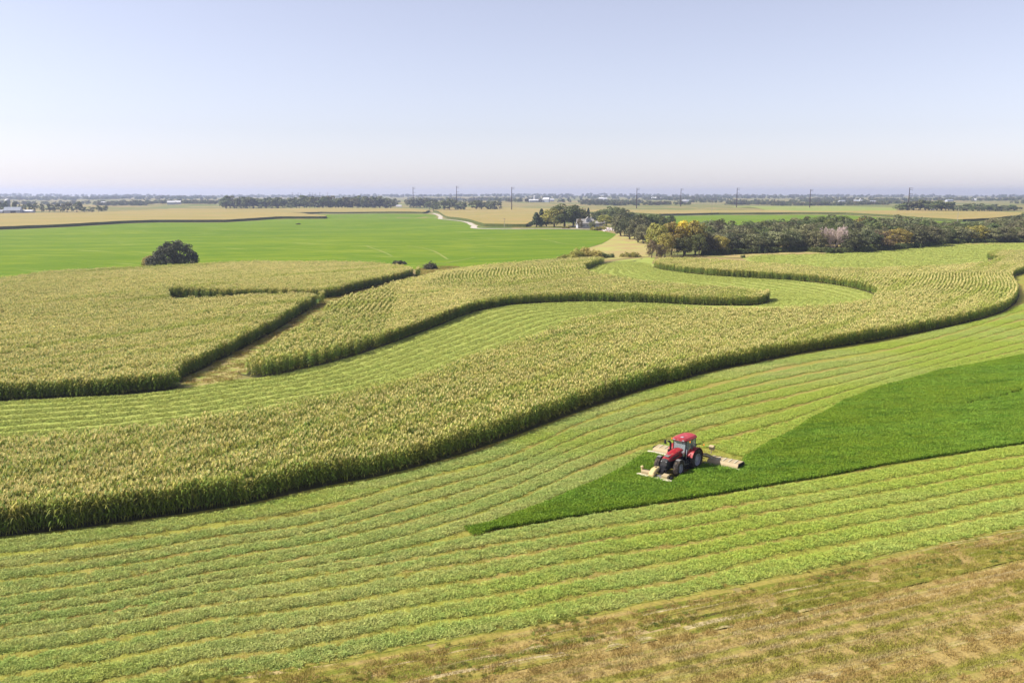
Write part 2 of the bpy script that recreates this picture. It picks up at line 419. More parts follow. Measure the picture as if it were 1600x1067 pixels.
def strands(name, seed, n, rad, h, ln, w, m, lie=0.0, mound=0.0, up=0.6):
    """matted strands or leaves: n narrow quads in a disc; lie=1 flat on the ground, 0 upright"""
    r = np.random.default_rng(seed)
    rr = rad * np.sqrt(r.uniform(0, 1, n)); a = r.uniform(0, 6.283, n)
    top = h * (1 - mound * (rr / rad) ** 2)
    p = np.stack([rr * np.cos(a), rr * np.sin(a), r.uniform(0, 1, n) ** .6 * top], 1)
    az = r.uniform(0, 6.283, n); el = r.normal(up * (1 - lie), .35, n)
    d = np.stack([np.cos(az) * np.cos(el), np.sin(az) * np.cos(el), np.sin(el)], 1) * (ln * r.uniform(.6, 1.3, n))[:, None]
    s_ = norm(np.cross(d, r.normal(0, 1, (n, 3)) * (1 if lie == 0 else .55) + (0 if lie == 0 else np.array([0, 0, 1.0])))) * w / 2
    return quads_mesh(name, p - s_ * .7, p + s_ * .7, p + d + s_, p + d - s_, [0] * n, [m])

CORN = [src('corn_plants', corn_row(i)) for i in range(7)]
ALF = [src('alfalfa_tuft', strands('alfalfa_tuft', 50 + i, 330, .62, .36, .13, .06, M['alfalfa_leaf'], up=.9)) for i in range(5)]
HAY = [src('cut_hay_tuft', strands('cut_hay_tuft', 70 + i, 110, .30, .07 + .05 * (i % 3), .19, .030, M['cut_hay'], lie=.75, mound=.7)) for i in range(6)]
HAYF = [src('cut_hay_tuft', strands('cut_hay_tuft_far', 90 + i, 90, .50, .10, .26, .05, M['cut_hay_pale'], lie=.8, mound=.6)) for i in range(4)]
STB = [src('stubble_tuft', strands('stubble_tuft', 110 + i, 40, .38, .03, .10, .018, M['stubble'], up=1.0)) for i in range(4)]
DRY = [src('dry_stubble_tuft', strands('dry_stubble_tuft', 130 + i, 50, .40, .04, .14, .022, M['dry_stubble'], up=.9)) for i in range(5)]
WEED = [src('weed_tuft', strands('weed_tuft', 150 + i, 110, .45, .35, .16, .06, M['weed'], up=.8)) for i in range(4)]

# ---------------------------------------------------------------- the ground
def make_ground():
    nr, na = 190, 288
    rr = np.r_[0, np.geomspace(8, 9000, nr)]
    an = np.linspace(0, 2 * math.pi, na, endpoint=False)
    X = rr[1:, None] * np.cos(an); Y = rr[1:, None] * np.sin(an); Z = terrain(X, Y)
    v = [(0, 0, float(terrain(0, 0)))] + np.column_stack([X.ravel(), Y.ravel(), Z.ravel()]).tolist()
    f = [(0, 1 + k, 1 + (k + 1) % na) for k in range(na)]
    for i in range(nr - 1):
        a = 1 + i * na; b = a + na
        f += [(a + k, b + k, b + (k + 1) % na, a + (k + 1) % na) for k in range(na)]
    me = bpy.data.meshes.new('ground'); me.from_pydata(v, [], f); me.update(); me.shade_smooth()
    return tag(link('ground', me, None, [M['countryside']]), None, None, None, 'structure')
make_ground()

# columns shared by the swath lines of the foreground
XC = np.array([0, 160, 320, 480, 640, 800, 900, 1100, 1200, 1400, 1600.])
SW = {
 'C':  [838, 820, 799, 766, 735, 683, 645, 583, 563, 529, 474],
 'V1': [869, 850, 826, 803, 755, 714, 666, 607, 582, 545, 487],
 'V2': [889, 872, 843, 822, 774, 728, 686, 622, 599, 557, 500],
 'V3': [908, 889, 861, 834, 793, 743, 701, 636, 612, 567, 511],
 'V4': [933, 912, 878, 851, 815, 762, 718, 649, 627, 578, 522],
 'V5': [950, 930, 898, 873, 836, 784, 738, 671, 647, 589, 536],
 'V6': [962, 941, 911, 886, 856, 808, 768, 695, 668, 597, 547],
 'L0': [963, 942, 912, 887, 857, 824, 806, 776, 760, 727, 693],
 'L1': [978, 957, 927, 902, 875, 848, 833, 802, 783, 750, 713],
 'L2': [1001, 978, 948, 928, 897, 869, 851, 820, 801, 766, 731],
 'L3': [1026, 1001, 971, 949, 924, 898, 877, 846, 825, 791, 751],
 'L4': [1059, 1034, 1002, 980, 951, 926, 907, 869, 848, 811, 775],
 'L5': [1096, 1067, 1034, 1011, 981, 955, 934, 900, 874, 837, 798],
 'L6': [1135, 1104, 1067, 1043, 1011, 986, 968, 927, 910, 868, 826],
}
def swline(k):
    y = np.array(SW[k], float)
    xs = np.r_[-420, -160, XC, 1760, 1900]
    s0 = (y[1] - y[0]) / 160; s1 = (y[-1] - y[-2]) / 200
    ys = np.r_[y[0] - 420 * s0, y[0] - 160 * s0, y, y[-1] + 160 * s1 * .8, y[-1] + 300 * s1 * .8]
    g = G(np.column_stack([xs, ys]))
    return resample(g, n=260)
SWG = {k: swline(k) for k in SW}

# ------------------------------------------------ corn fields: outlines
c1_near = G([(-330, 872), (-160, 857), (0, 838), (100, 829), (200, 815), (300, 801), (400, 785), (500, 761), (600, 743), (700, 717), (800, 683), (900, 645),
             (1000, 611), (1119, 579), (1250, 553), (1381, 531), (1469, 514), (1530, 500), (1568, 488), (1587, 475), (1593, 462), (1589, 450), (1582, 440), (1583, 433), (1600, 427), (1640, 421), (1740, 418), (1950, 418)])
c1_far = mixed([(1950, 387, 't'), (1700, 389, 't'), (1600, 390, 't'), (1562, 390, 't'), (1545, 393, 't'), (1540, 398, 'g'), (1543, 405, 'g'), (1556, 408, 'g'), (1562, 407, 'g'), (1545, 408.5, 't'), (1500, 412, 't'), (1425, 416, 't'),
                (1350, 418, 't'), (1275, 416, 't'), (1200, 410.5, 't'), (1125, 405.5, 't'), (1075, 403, 't'), (1035, 403, 't'), (1020, 407, 't'), (1015, 413, 'g'), (1022, 419, 'g'), (1035, 422, 'g'), (1062, 426, 'g'), (1119, 432, 'g'),
                (1206, 437, 'g'), (1272, 441, 'g'), (1320, 448, 'g'), (1350, 455, 'g'), (1364, 460, 'g'), (1371, 465, 'g'), (1359, 467.5, 't'), (1316, 474, 't'), (1272, 479, 't'), (1206, 481, 't'), (1075, 478, 't'), (987, 479.5, 't'),
                (944, 486, 't'), (900, 496.5, 't'), (837, 520, 't'), (775, 539, 't'), (700, 567, 't'), (619, 591, 't'), (525, 610, 't'), (400, 633, 't'), (302, 649, 't'), (220, 663, 't'), (100, 674, 't'), (0, 682, 't'), (-160, 694, 't'), (-330, 706, 't')])
C1 = np.vstack([c1_near, c1_far])
c2_near = G([(368, 578), (375, 586), (400, 591), (430, 587), (462, 580), (510, 569), (556, 556), (619, 534), (681, 511), (712, 498), (747, 486), (790, 478), (837, 474.5), (900, 472), (970, 473), (1031, 475), (1119, 478), (1170, 478), (1192, 476), (1202, 471), (1204, 466)])
c2_far = mixed([(1192, 454, 't'), (1162, 448.5, 't'), (1120, 446, 't'), (1075, 443, 't'), (1030, 439, 't'), (987, 434, 't'), (944, 427, 't'), (922, 424, 't'), (912, 422.5, 'g'), (920, 421, 'g'), (928, 417, 'g'), (941, 412.5, 'g'), (960, 410, 'g'),
                (985, 408, 'g'), (1002, 405.5, 'g'), (1006, 403, 'g'), (992, 398.5, 't'), (950, 399, 't'), (912, 401, 't'), (867, 404.5, 't'), (825, 407.5, 't'), (775, 411, 't'), (712, 419, 't'), (681, 424, 't'), (656, 430, 't'), (619, 439.5, 't'),
                (575, 452, 't'), (534, 463, 't'), (519, 469, 't'), (494, 490, 't'), (462, 509, 't'), (431, 527, 't'), (400, 544, 't'), (380, 562, 't')])
C2 = np.vstack([c2_near, c2_far])
C4 = mixed([(-160, 636, 'g'), (0, 627, 'g'), (60, 624, 'g'), (131, 620, 'g'), (236, 613, 'g'), (275, 608, 'g'), (284, 600, 'g'), (284, 592, 'g'), (291, 588, 'g'), (315, 578, 'g'), (341, 564, 'g'), (367, 551, 'g'), (400, 534, 'g'), (447, 508, 'g'),
            (478, 487, 'g'), (500, 473, 'g'), (507, 467, 'g'), (504, 461, 't'), (494, 458.5, 't'), (462, 457.5, 't'), (400, 458.5, 't'), (341, 462, 't'), (300, 463.5, 't'), (266, 465, 't'),
            (262, 464.5, 'g'), (300, 465, 'g'), (341, 466, 'g'), (400, 465.5, 'g'), (462, 466, 'g'), (500, 467, 'g'), (520, 465.5, 'g'), (531, 463, 'g'), (556, 455, 'g'), (587, 447.5, 'g'), (619, 439.5, 'g'), (652, 430, 'g'), (658, 427, 'g'),
            (652, 421, 't'), (634, 415.5, 't'), (587, 410.5, 't'), (525, 408, 't'), (462, 407.5, 't'), (400, 408, 't'), (262, 413.5, 't'), (131, 421, 't'), (0, 427.5, 't'), (-160, 437, 't')])

def rows_in(poly, guide, step, n, shift, zone=None):
    """plants along copies of a guide line moved sideways by `shift` (xy per row)"""
    g = resample(guide, step=1.15); t = np.gradient(g, axis=0); a0 = np.arctan2(t[:, 1], t[:, 0])
    P = []; A = []
    for k in range(n[0], n[1]):
        q = g + np.array(shift) * k * step
        m = inside(q, poly)
        if zone is not None and m.any(): m[m] &= zone(q[m])
        P.append(q[m]); A.append(a0[m])
    return np.vstack(P), np.concatenate(A)

def topix(q):
    """ground xy -> photo pixel of the corn top there"""
    z = terrain(q[:, 0], q[:, 1]) + CORN_H - CAM_H
    f = q[:, 1] * math.cos(PITCH) - z * math.sin(PITCH); u = q[:, 1] * math.sin(PITCH) + z * math.cos(PITCH)
    return 800 + FPX * q[:, 0] / f, 533.5 - FPX * u / f

def corn_field(name, poly, sets, label, gap=None):
    P = []; A = []
    for guide, step, n, shift, zone in sets:
        p, a = rows_in(poly, guide, step, n, shift, zone); P.append(p); A.append(a)
    P = np.vstack(P); A = np.concatenate(A)
    d, _ = near_line(P, np.vstack([poly, poly[:1]])); keep = d > .25
    if gap is not None: keep &= near_line(P, gap)[0] > .8
    P, A = P[keep], A[keep] + np.where(rng.random(keep.sum()) < .5, math.pi, 0)
    P = P + rng.normal(0, .07, P.shape)
    s = 1.02 * (1 + .05 * np.sin(P[:, 0] / 9 + 1.3 * np.sin(P[:, 1] / 13))) * rng.normal(1, .07, len(P))
    print(name, len(P))
    sheet(name.replace('corn_field', 'corn_field_soil'), poly, M['corn_soil'], 6, .03, kind='structure')
    return scatter(name, P, CORN, rz=A, sc=s, label=label, lift=.02)

def line_across(px0, py0, px1, py1):
    return GT([(px0, py0), ((px0 + px1) / 2, (py0 + py1) / 2), (px1, py1)])

# strip nearest the camera
guide1 = np.vstack([c1_near[:24], G([(1586, 432), (1590, 426), (1592, 420)])])
yn = lambda x: np.interp(x, [1000, 1100, 1380, 1600, 2000], [440, 434, 428.5, 424, 421])
def z1a(q):
    x, y = topix(q); return (y > yn(x)) | (x < 1000)
def z1b(q): return ~z1a(q)
far_guide = GT([(980, 400), (1075, 405), (1200, 414), (1300, 419), (1425, 420), (1560, 413), (1700, 410), (2000, 408)])
corn_field('corn_field', C1, [(guide1, 1.0, (0, 280), (-1, 0), z1a), (far_guide, .80, (-110, 110), (0, 1), z1b)],
           'tasselled corn in the long winding strip nearest the tractor')
# finger of corn in the middle
g2L = GT([(330, 640), (420, 575), (500, 530), (560, 506), (598, 486), (612, 470), (640, 450), (700, 436), (760, 425)])
g2R = GT([(745, 405), (748, 420), (742, 430), (745, 436), (755, 442), (775, 448), (800, 452)])
def lens(x): return np.interp(x, [655, 700, 780, 900, 915], [447, 425, 418, 412, 410]), np.interp(x, [655, 700, 780, 850, 915], [449, 450, 449, 432, 421])
def z2R(q):
    x, y = topix(q); a, b = lens(x); return (x > 660) & (x < 915) & (y > a) & (y < b)
def z2L(q):
    x, y = topix(q); return (x < np.interp(y, [430, 460, 490, 600], [600, 622, 612, 560])) & ~z2R(q)
def z2A(q): return ~z2R(q) & ~z2L(q)
corn_field('corn_field', C2, [(g2R, 1.02, (-180, 180), (-1, 0), z2R), (g2L, 1.08, (-150, 240), (-1, 0), z2L),
                              (c2_near[2:], .80, (-60, 160), (0, 1), z2A)],
           'tasselled corn in the finger that ends in a round tip between hay strips')
# left field
g4 = line_across(-650, 545, 700, 410)
corn_field('corn_field', C4, [(g4, .78, (-260, 260), (0, 1), None)],
           'tasselled corn in the big block left of the dry grass lane', gap=GT([(-300, 598), (0, 582), (130, 577), (240, 571), (284, 574)]))

# ------------------------------------------------ hay and alfalfa ground sheets
hay_main = np.vstack([c1_near, [(420, 330), (420, 160)], SWG['L6'][::-1]])
sheet('hay_field', hay_main, M['stubble_ground'], 5, .02)
h1_up = G([(-160, 637), (0, 627.5), (131, 620.5), (236, 614), (291, 606), (370, 594), (400, 591), (462, 580), (556, 556), (619, 534), (681, 511), (747, 486), (790, 478), (837, 474.5), (900, 472), (970, 473), (1031, 475)])
h1_lo = c1_far[::-1][1:19]
# mown strip behind the nearest corn, running on into the pocket at the right
pocket = G([(1119, 478), (1180, 478)])
hay2 = np.vstack([h1_lo[:-4], GT([(987, 479.5), (1075, 478), (1206, 481), (1316, 474), (1359, 467.5)]), G([(1371, 466), (1364, 459), (1320, 447), (1206, 436), (1062, 425), (1018, 412), (1025, 402), (1006, 403), (975, 406), (940, 411), (915, 421)]),
                  GT([(944, 427), (1075, 443), (1162, 448), (1192, 454)]), G([(1204, 466), (1202, 472), (1170, 478)]), h1_up[::-1][:-1]])
sheet('hay_field', hay2, M['hay_far'], 6, .025)
h3 = np.vstack([G([(1160, 404)]), GT([(1200, 411), (1275, 416.5), (1350, 418.5), (1425, 416.5), (1500, 412), (1545, 408)]), G([(1543, 405), (1540, 398)]), GT([(1548, 393), (1600, 390), (1800, 388)]),
                G([(1800, 379), (1600, 380), (1480, 381.5), (1440, 387), (1360, 393), (1290, 396), (1200, 398), (1165, 401)])])
sheet('hay_field', h3, M['hay_far'], 8, .03)
# uncut alfalfa
U_low = [(735, 832), (762, 829), (800, 824), (900, 807), (1000, 791), (1100, 776), (1194, 760), (1287, 745), (1381, 727), (1475, 712), (1600, 693), (1760, 667)]
U_up = [(1760, 525), (1600, 557), (1475, 580), (1412, 597), (1356, 614), (1319, 630), (1275, 654), (1225, 684), (1166, 715)]
TR = np.array([17.3, 86.6]); HEAD = R(-130)       # rear axle of the tractor and its heading
TF = np.array([math.cos(HEAD), math.sin(HEAD)]); TL = np.array([-TF[1], TF[0]])
def loc(a, b): return TR + TF * a + TL * b
notch = np.array([loc(-1.5, 5.2), loc(-1.5, 1.55), loc(5.9, 1.85), loc(5.9, -1.85), loc(-1.0, -1.6), loc(-1.0, -4.9)])
U = np.vstack([G(U_low), G(U_up), notch, G([(980, 731), (930, 757), (900, 770), (860, 787), (800, 808), (760, 824)])])
def densify(P, step=1.0): return resample(np.vstack([P, P[:1]]), step=step, smooth=False)[:-1]
sheet('alfalfa_soil', U, M['alfalfa_soil'], 5, .03)
def fill(poly, dens, margin=0.0, cond=None):
    lo, hi = poly.min(0), poly.max(0)
    n = int((hi[0] - lo[0]) * (hi[1] - lo[1]) * dens)
    p = rng.uniform(lo, hi, (n, 2)); p = p[inside(p, poly)]
    if margin:
        d, _ = near_line(p, np.vstack([poly, poly[:1]])); p = p[d > margin]
    if cond is not None: p = p[cond(p)]
    return p
def gridfill(poly, s_, margin):
    lo, hi = poly.min(0), poly.max(0); gx, gy = np.meshgrid(np.arange(lo[0], hi[0], s_), np.arange(lo[1], hi[1], s_))
    p = np.stack([gx.ravel(), gy.ravel()], 1); p = p + rng.uniform(-.3, .3, p.shape) * s_; p = p[inside(p, poly)]
    return p[near_line(p, np.vstack([poly, poly[:1]]))[0] > margin]
pu = gridfill(U, .66, .6)
Ud = densify(U, .33); ctr_ = np.roll(Ud, -1, 0) - np.roll(Ud, 1, 0); nn_ = np.stack([-ctr_[:, 1], ctr_[:, 0]], 1); nn_ /= np.hypot(*nn_.T)[:, None] + 1e-9
side_ = np.where(inside(Ud + nn_ * .3, U)[:, None], 1, -1)
pu = np.vstack([pu, Ud + nn_ * side_ * .42])
su = .95 * (1 + .09 * np.sin((pu @ np.array([.35, -.94])) / 1.05 + 1.5 * np.sin(pu[:, 0] / 17))) * rng.uniform(.93, 1.07, len(pu))
bare = G([(1470, 640), (1530, 628), (1575, 618), (1610, 608), (1680, 596)])
d, _ = near_line(pu, bare); keep = d > .45
print('alfalfa', keep.sum())
scatter('alfalfa', pu[keep], ALF, sc=su[keep], label='uncut dark green alfalfa in the wedge around the tractor', lift=.02)

# cut hay in windrows
def between(a, b, n=1, fill_=.62, dens=5.0, step=None, jag=.12):
    """points of n windrows laid between two lines"""
    out = []
    w = np.hypot(*(a - b).T)
    L = np.hypot(*np.diff((a + b) / 2, axis=0).T).sum()
    for i in range(n):
        area = L * w.mean() / n * fill_
        m = int(area * dens)
        # spread along the line by length, across by a flat-topped profile
        u = rng.random(int(m * 2.2)); idx = u * (len(a) - 1); k = np.minimum(idx.astype(int), len(a) - 2); f = (idx - k)[:, None]
        A = a[k] * (1 - f) + a[k + 1] * f; B = b[k] * (1 - f) + b[k + 1] * f
        seg = np.hypot(*((a[k + 1] - a[k])).T) * np.hypot(*(A - B).T); keep = rng.random(len(u)) < seg / seg.max()
        A, B, u = A[keep], B[keep], u[keep]
        c = .5 + (.022 * np.sin(u * 57 + i) + .012 * np.sin(u * 191)) * (n == 1)
        v = c + (rng.random(len(A)) - .5) * fill_ * (1 + jag * np.sin(u * 313 + 2 * i))
        v = (i + v) / n
        out.append(A + (B - A) * v[:, None])
    return np.vstack(out)
H = []
for a, b in (('C', 'V1'), ('V1', 'V2'), ('V2', 'V3'), ('V3', 'V4'), ('V4', 'V5'), ('V5', 'V6'), ('L0', 'L1'), ('L1', 'L2'), ('L2', 'L3'), ('L3', 'L4'), ('L4', 'L5'), ('L5', 'L6')):
    p = between(SWG[a], SWG[b], 1, .60, 13.0, jag=.1)
    if a == 'C': p = p[near_line(p, c1_near)[0] > .9]
    H.append(p)
uedge = resample(G(U_up[::-1][:]), n=200); v6 = np.array([SWG['V6'][np.argmin(np.hypot(*(resample(SWG['V6'], n=260) - q).T))] for q in uedge]); v6 = resample(v6[::8], n=200)
H.append(between(v6, uedge, 1, .75, 14.0))
H = np.vstack(H); H = H[~inside(H, U)]
H = H[np.hypot(H[:, 0], H[:, 1]) < 300]
print('hay', len(H))
scatter('cut_hay', H, HAY, label='pale green cut hay lying in windrows around the alfalfa wedge', lift=.0)
a_, b_ = resample(h1_lo, n=160), resample(h1_up, n=160)
H2 = between(a_, b_, 10, .5, 4.6, jag=.05)
pa = resample(c1_far[19:31], n=160); pb = resample(np.vstack([c2_far[::-1][20:34], c2_near[::-1][:4]]), n=160)
H2b = between(pa, pb, 12, .5, 2.8, jag=.05)
H2 = np.vstack([H2, H2b]); H2 = H2[inside(H2, hay2)]
print('hay2', len(H2))
scatter('cut_hay', H2, HAYF, label='thin cut hay in the mown strip behind the nearest corn', lift=.0)
p3a = resample(h3[1:8], n=120); p3b = resample(h3[::-1][:8], n=120)
H3 = between(p3a, p3b, 16, .6, .5); H3 = H3[inside(H3, h3)]
scatter('cut_hay', H3, HAYF, sc=rng.uniform(1.1, 1.6, len(H3)), label='cut hay in the curved mown field beside the woods', lift=.0)
# short stubble between the windrows
st = fill(hay_main, 3.0, .2, lambda p: (np.hypot(p[:, 0], p[:, 1]) < 125))
st = st[~inside(st, U)]
print('stubble', len(st))
scatter('stubble', st, STB, label='short yellow-green stubble between the windrows', lift=.01)

# ------------------------------------------------ brown stubble field and its grassy margin (lower right)
edge = G([(200, 1090), (300, 1069), (400, 1053), (500, 1040), (625, 1023), (719, 1007), (812, 987), (906, 969), (1000, 951), (1112, 933), (1187, 918), (1262, 900), (1356, 880), (1412, 868), (1487, 851), (1600, 827), (1760, 795), (1900, 770)])
edge = resample(edge, n=160)
nv = np.gradient(edge, axis=0); nv = np.stack([nv[:, 1], -nv[:, 0]], 1); nv /= np.hypot(*nv.T)[:, None]
brown = np.vstack([edge, [(70, 45), (70, 12), (-20, 12), edge[0] + [-8, -14]]])
sheet('stubble_field', brown, M['brown_stubble'], 3, .03)
margin_poly = np.vstack([edge - nv * 1.2, (edge + nv * 4.2)[::-1]])
sheet('field_margin', margin_poly, M['field_margin'], 1.5, .05, rough=.07)
bp_ = fill(brown, 4.5, .2, lambda p: np.hypot(p[:, 0], p[:, 1]) < 110)
print('dry', len(bp_))
scatter('dry_stubble', bp_, DRY, label='dry brown stubble of the field below the hay', lift=.02)
dm = fill(margin_poly, 4.0); dd, uu = near_line(dm, edge)
gr = (np.sin(uu / 2.3) * np.sin(uu / 7.1 + dd * 1.4) > .35) | (np.abs(dd - 2.6) < .25) & (np.sin(uu / 9) > 0)
scatter('weeds', dm[gr], WEED, sc=rng.uniform(.15, .45, gr.sum()), label='low weeds along the margin between hay and brown stubble', lift=.02)

def ribbon(line, w0, w1=None):
    t = np.gradient(line, axis=0); n_ = np.stack([-t[:, 1], t[:, 0]], 1); n_ /= np.hypot(*n_.T)[:, None]
    return np.vstack([line + n_ * w0, (line - n_ * (w1 or w0))[::-1]])

# ------------------------------------------------ dry lane between the corn blocks, bright field, slope, road
lane = mixed([(288, 607, 'g'), (370, 595, 'g'), (372, 578, 'g'), (380, 562, 't'), (431, 527, 't'), (494, 490, 't'), (519, 469, 't'), (575, 452, 't'), (656, 430, 't'), (700, 421, 't'), (720, 417, 'g'), (690, 416, 'g'), (655, 420, 'g'), (655, 428, 'g'), (587, 448, 'g'), (531, 464, 'g'), (507, 467, 'g'), (478, 488, 'g'),
              (400, 535, 'g'), (315, 579, 'g'), (286, 592, 'g')])
sheet('dry_lane', lane, M['waterway'], 4, .045)
wl = fill(lane, 1.6); scatter('weeds', wl, DRY + STB, sc=rng.uniform(.8, 2.2, len(wl)), label='patchy weeds in the dry grass lane between corn blocks')
G1 = mixed([(-160, 365, 'g'), (0, 359.5, 'g'), (100, 355.5, 'g'), (200, 349.5, 'g'), (250, 348, 'g'), (350, 348, 'g'), (400, 345, 'g'), (435, 342.5, 'g'), (470, 342.5, 'g'), (508, 342.5, 'g'), (512, 341, 'g'), (480, 338, 'g'), (455, 335.5, 'g'), (500, 334.5, 'g'), (575, 334.3, 'g'), (665, 334.6, 'g'),
            (680, 336, 'g'), (700, 344, 'g'), (722, 347, 'g'), (740, 353, 'g'), (757, 358, 'g'), (800, 359, 'g'), (850, 358.5, 'g'), (925, 360, 'g'), (945, 362, 'g'), (963, 366, 'g'), (958, 371, 'g'), (940, 381, 'g'), (900, 392, 'g'), (880, 403, 'g'), (850, 412, 'g'), (775, 418, 'g'), (740, 421, 'g'), (690, 419, 'g'), (655, 421, 'g'), (640, 421, 'g'),
            (600, 424, 'g'), (525, 426, 'g'), (400, 428, 'g'), (262, 432, 'g'), (131, 440, 'g'), (0, 448, 'g'), (-160, 458, 'g')])
sheet('alfalfa_field', G1, M['bright_field'], 14, .06)
for i_, ln in enumerate(([(572, 385), (590, 391), (603, 396), (613, 401)], [(634, 384), (660, 388), (680, 394), (692, 401), (700, 406)], [(845, 374), (862, 377), (880, 381), (905, 383)], [(742, 403), (700, 411), (650, 415)])):
    sheet('grass_track', ribbon(resample(G(ln), n=30), .5), M['pale_field'], 3, .16)
slope = G([(880, 404), (900, 393), (940, 382), (958, 371), (965, 365), (985, 368), (1010, 378), (1020, 392), (1012, 402), (1004, 401), (960, 406), (910, 410)])
sheet('dry_slope', slope, M['dry_slope'], 6, .10)
bank = G([(1100, 401), (1160, 403.5), (1200, 399), (1290, 397), (1360, 394), (1440, 388), (1480, 383), (1600, 381.5), (1700, 380), (1700, 377), (1480, 378), (1430, 383), (1350, 389), (1250, 392), (1100, 396)])
sheet('field_margin', bank, M['dry_slope'], 8, .12)
road_l = G([(676, 333.6), (684, 336), (702, 344), (722, 346.2), (741, 353), (757, 358), (800, 358.6), (850, 358), (925, 359)])
sheet('road', ribbon(resample(road_l, n=60), 2.6), M['gravel'], 8, .22)

# far fields and their corn
M['pale_far'] = M['pale_field']
G2 = G([(1030, 338.5), (1120, 336.5), (1230, 336), (1320, 336.5), (1400, 341), (1500, 348), (1540, 355), (1400, 358), (1040, 358)])
sheet('alfalfa_field', G2, M['bright_field'], 25, .12)
sheet('green_field', G([(1140, 324), (1200, 322.5), (1300, 322.5), (1397, 325), (1402, 331), (1300, 332), (1200, 330)]), M['pale_field'], 40, .5)
def slab(poly, label, sp=22):
    return sheet('corn_field', poly, M['far_corn_top'], sp, .1, top=2.4, side_mat=M['far_corn_side'], kind='stuff', label=label, rough=.12)
slab(G([(-160, 364.5), (0, 359), (100, 355), (200, 349), (250, 347.5), (350, 347.5), (400, 344.5), (435, 342), (508, 342), (511, 340.5), (480, 337.5), (455, 335), (500, 334), (575, 333.8), (665, 334), (672, 331), (640, 327.5), (560, 327.5), (360, 328.5), (180, 333.5), (100, 336), (0, 336.5), (-160, 337)]),
     'ripe tan corn beyond the bright green field on the left', 26)
slab(G([(688, 335), (704, 342.5), (736, 347.5), (757, 354.5), (800, 355), (824, 355), (835, 346), (870, 336), (900, 330), (800, 326), (700, 327), (676, 331)]), 'ripe tan corn between the gravel road and the farmhouse trees', 24)
slab(G([(1030, 337.5), (1120, 335.5), (1230, 335), (1320, 335.5), (1400, 340), (1500, 347), (1560, 344), (1600, 338), (1700, 336), (1500, 333), (1410, 332), (1300, 333), (1200, 331), (1060, 331), (940, 329), (900, 333)]),
     'ripe tan corn behind the woods on the right', 26)
# ---------------------------------------------------------------- trees
ONES = 'first second third fourth fifth sixth seventh eighth ninth tenth eleventh twelfth thirteenth fourteenth fifteenth sixteenth seventeenth eighteenth nineteenth'.split()
TENS = {2: 'twent', 3: 'thirt', 4: 'fort', 5: 'fift'}
def ordn(n): return ONES[n - 1] if n < 20 else TENS[n // 10] + ('ieth' if n % 10 == 0 else 'y-' + ONES[n % 10 - 1])
def crown_mesh(name, seed, m, lobes=34, leaves=46, leaf=.55, shape='round', low=.18, wood=None):
    """unit-free crown for a tree 10 m tall and 10 m wide, made of leaf-cluster quads gathered in lobes round limbs"""
    r = np.random.default_rng(seed); A = []; Nn = []; S = []
    cs = []
    for i in range(lobes):
        a = r.uniform(0, 6.283); t = r.uniform(0, 1)
        if shape == 'cone':
            z = 1.0 + 8.8 * t ** .8; rad = (1 - (z - .8) / 9.4) * 2.6 * r.uniform(.55, 1); c = [rad * math.cos(a), rad * math.sin(a), z]; lr = .5 + .9 * (1 - t)
        elif shape == 'willow':
            z = 1.0 + 8 * t; rad = 4.2 * math.sqrt(max(0.05, 1 - ((z - 3.8) / 6.2) ** 2)) * r.uniform(.5, 1); c = [rad * math.cos(a), rad * math.sin(a), z]; lr = 1.5
        else:
            el = math.asin(r.uniform(-.85, 1)); k = r.uniform(.62, 1.0) * (1 + .16 * math.sin(3 * a + seed) + .1 * math.sin(5 * a + 2 * seed))
            c = [4.0 * k * math.cos(el) * math.cos(a), 4.0 * k * math.cos(el) * math.sin(a), 5.0 + 4.0 * k * math.sin(el)]; lr = r.uniform(1.0, 1.8)
        cs.append((c, lr))
    for c, lr in cs:
        n = int(leaves * (lr / 1.3) ** 1.5) + 8
        d = norm(r.normal(0, 1, (n, 3))); d[:, 2] = np.abs(d[:, 2]) * np.where(r.random(n) < .78, 1, -1); 
        rad = lr * r.uniform(.72, 1.05, n)
        if shape == 'willow': d[:, 2] = d[:, 2] * 1.6
        p = np.array(c) + d * rad[:, None] * [1, 1, .8]
        A.append(p); Nn.append(norm(d + r.normal(0, .45, (n, 3)))); S.append(leaf * r.uniform(.6, 1.35, n))
    P = np.vstack(A); Nn = np.vstack(Nn); S = np.concatenate(S)[:, None]
    t = norm(np.cross(Nn, r.normal(0, 1, (len(P), 3)))); b = np.cross(Nn, t)
    me = quads_mesh(name, P - t * S * .5 - b * S * .12, P - t * S * .05 - b * S * .5, P + t * S * .5 + b * S * .1, P + t * S * .06 + b * S * .5, [0] * len(P), [m])
    return me, cs

def trunk_mesh(name, seed, cs, m, r0=.32, fork=2.6, lim=7):
    r = random.Random(seed); mb = MB()
    top = (r.uniform(-.3, .3), r.uniform(-.3, .3), fork)
    mb.tube([(0, 0, -.6), (0, 0, .1), (top[0] * .5, top[1] * .5, fork * .5), top], r0 * 1.3, 7, r1=r0 * .8)
    for c, lr in r.sample(cs, min(lim, len(cs))):
        mid = [top[k] * .5 + c[k] * .5 + r.uniform(-.4, .4) for k in range(3)]
        mb.tube([top, mid, c], r0 * .55, 5, r1=.05)
    me = mb.mesh(name); me.materials.append(m); return me

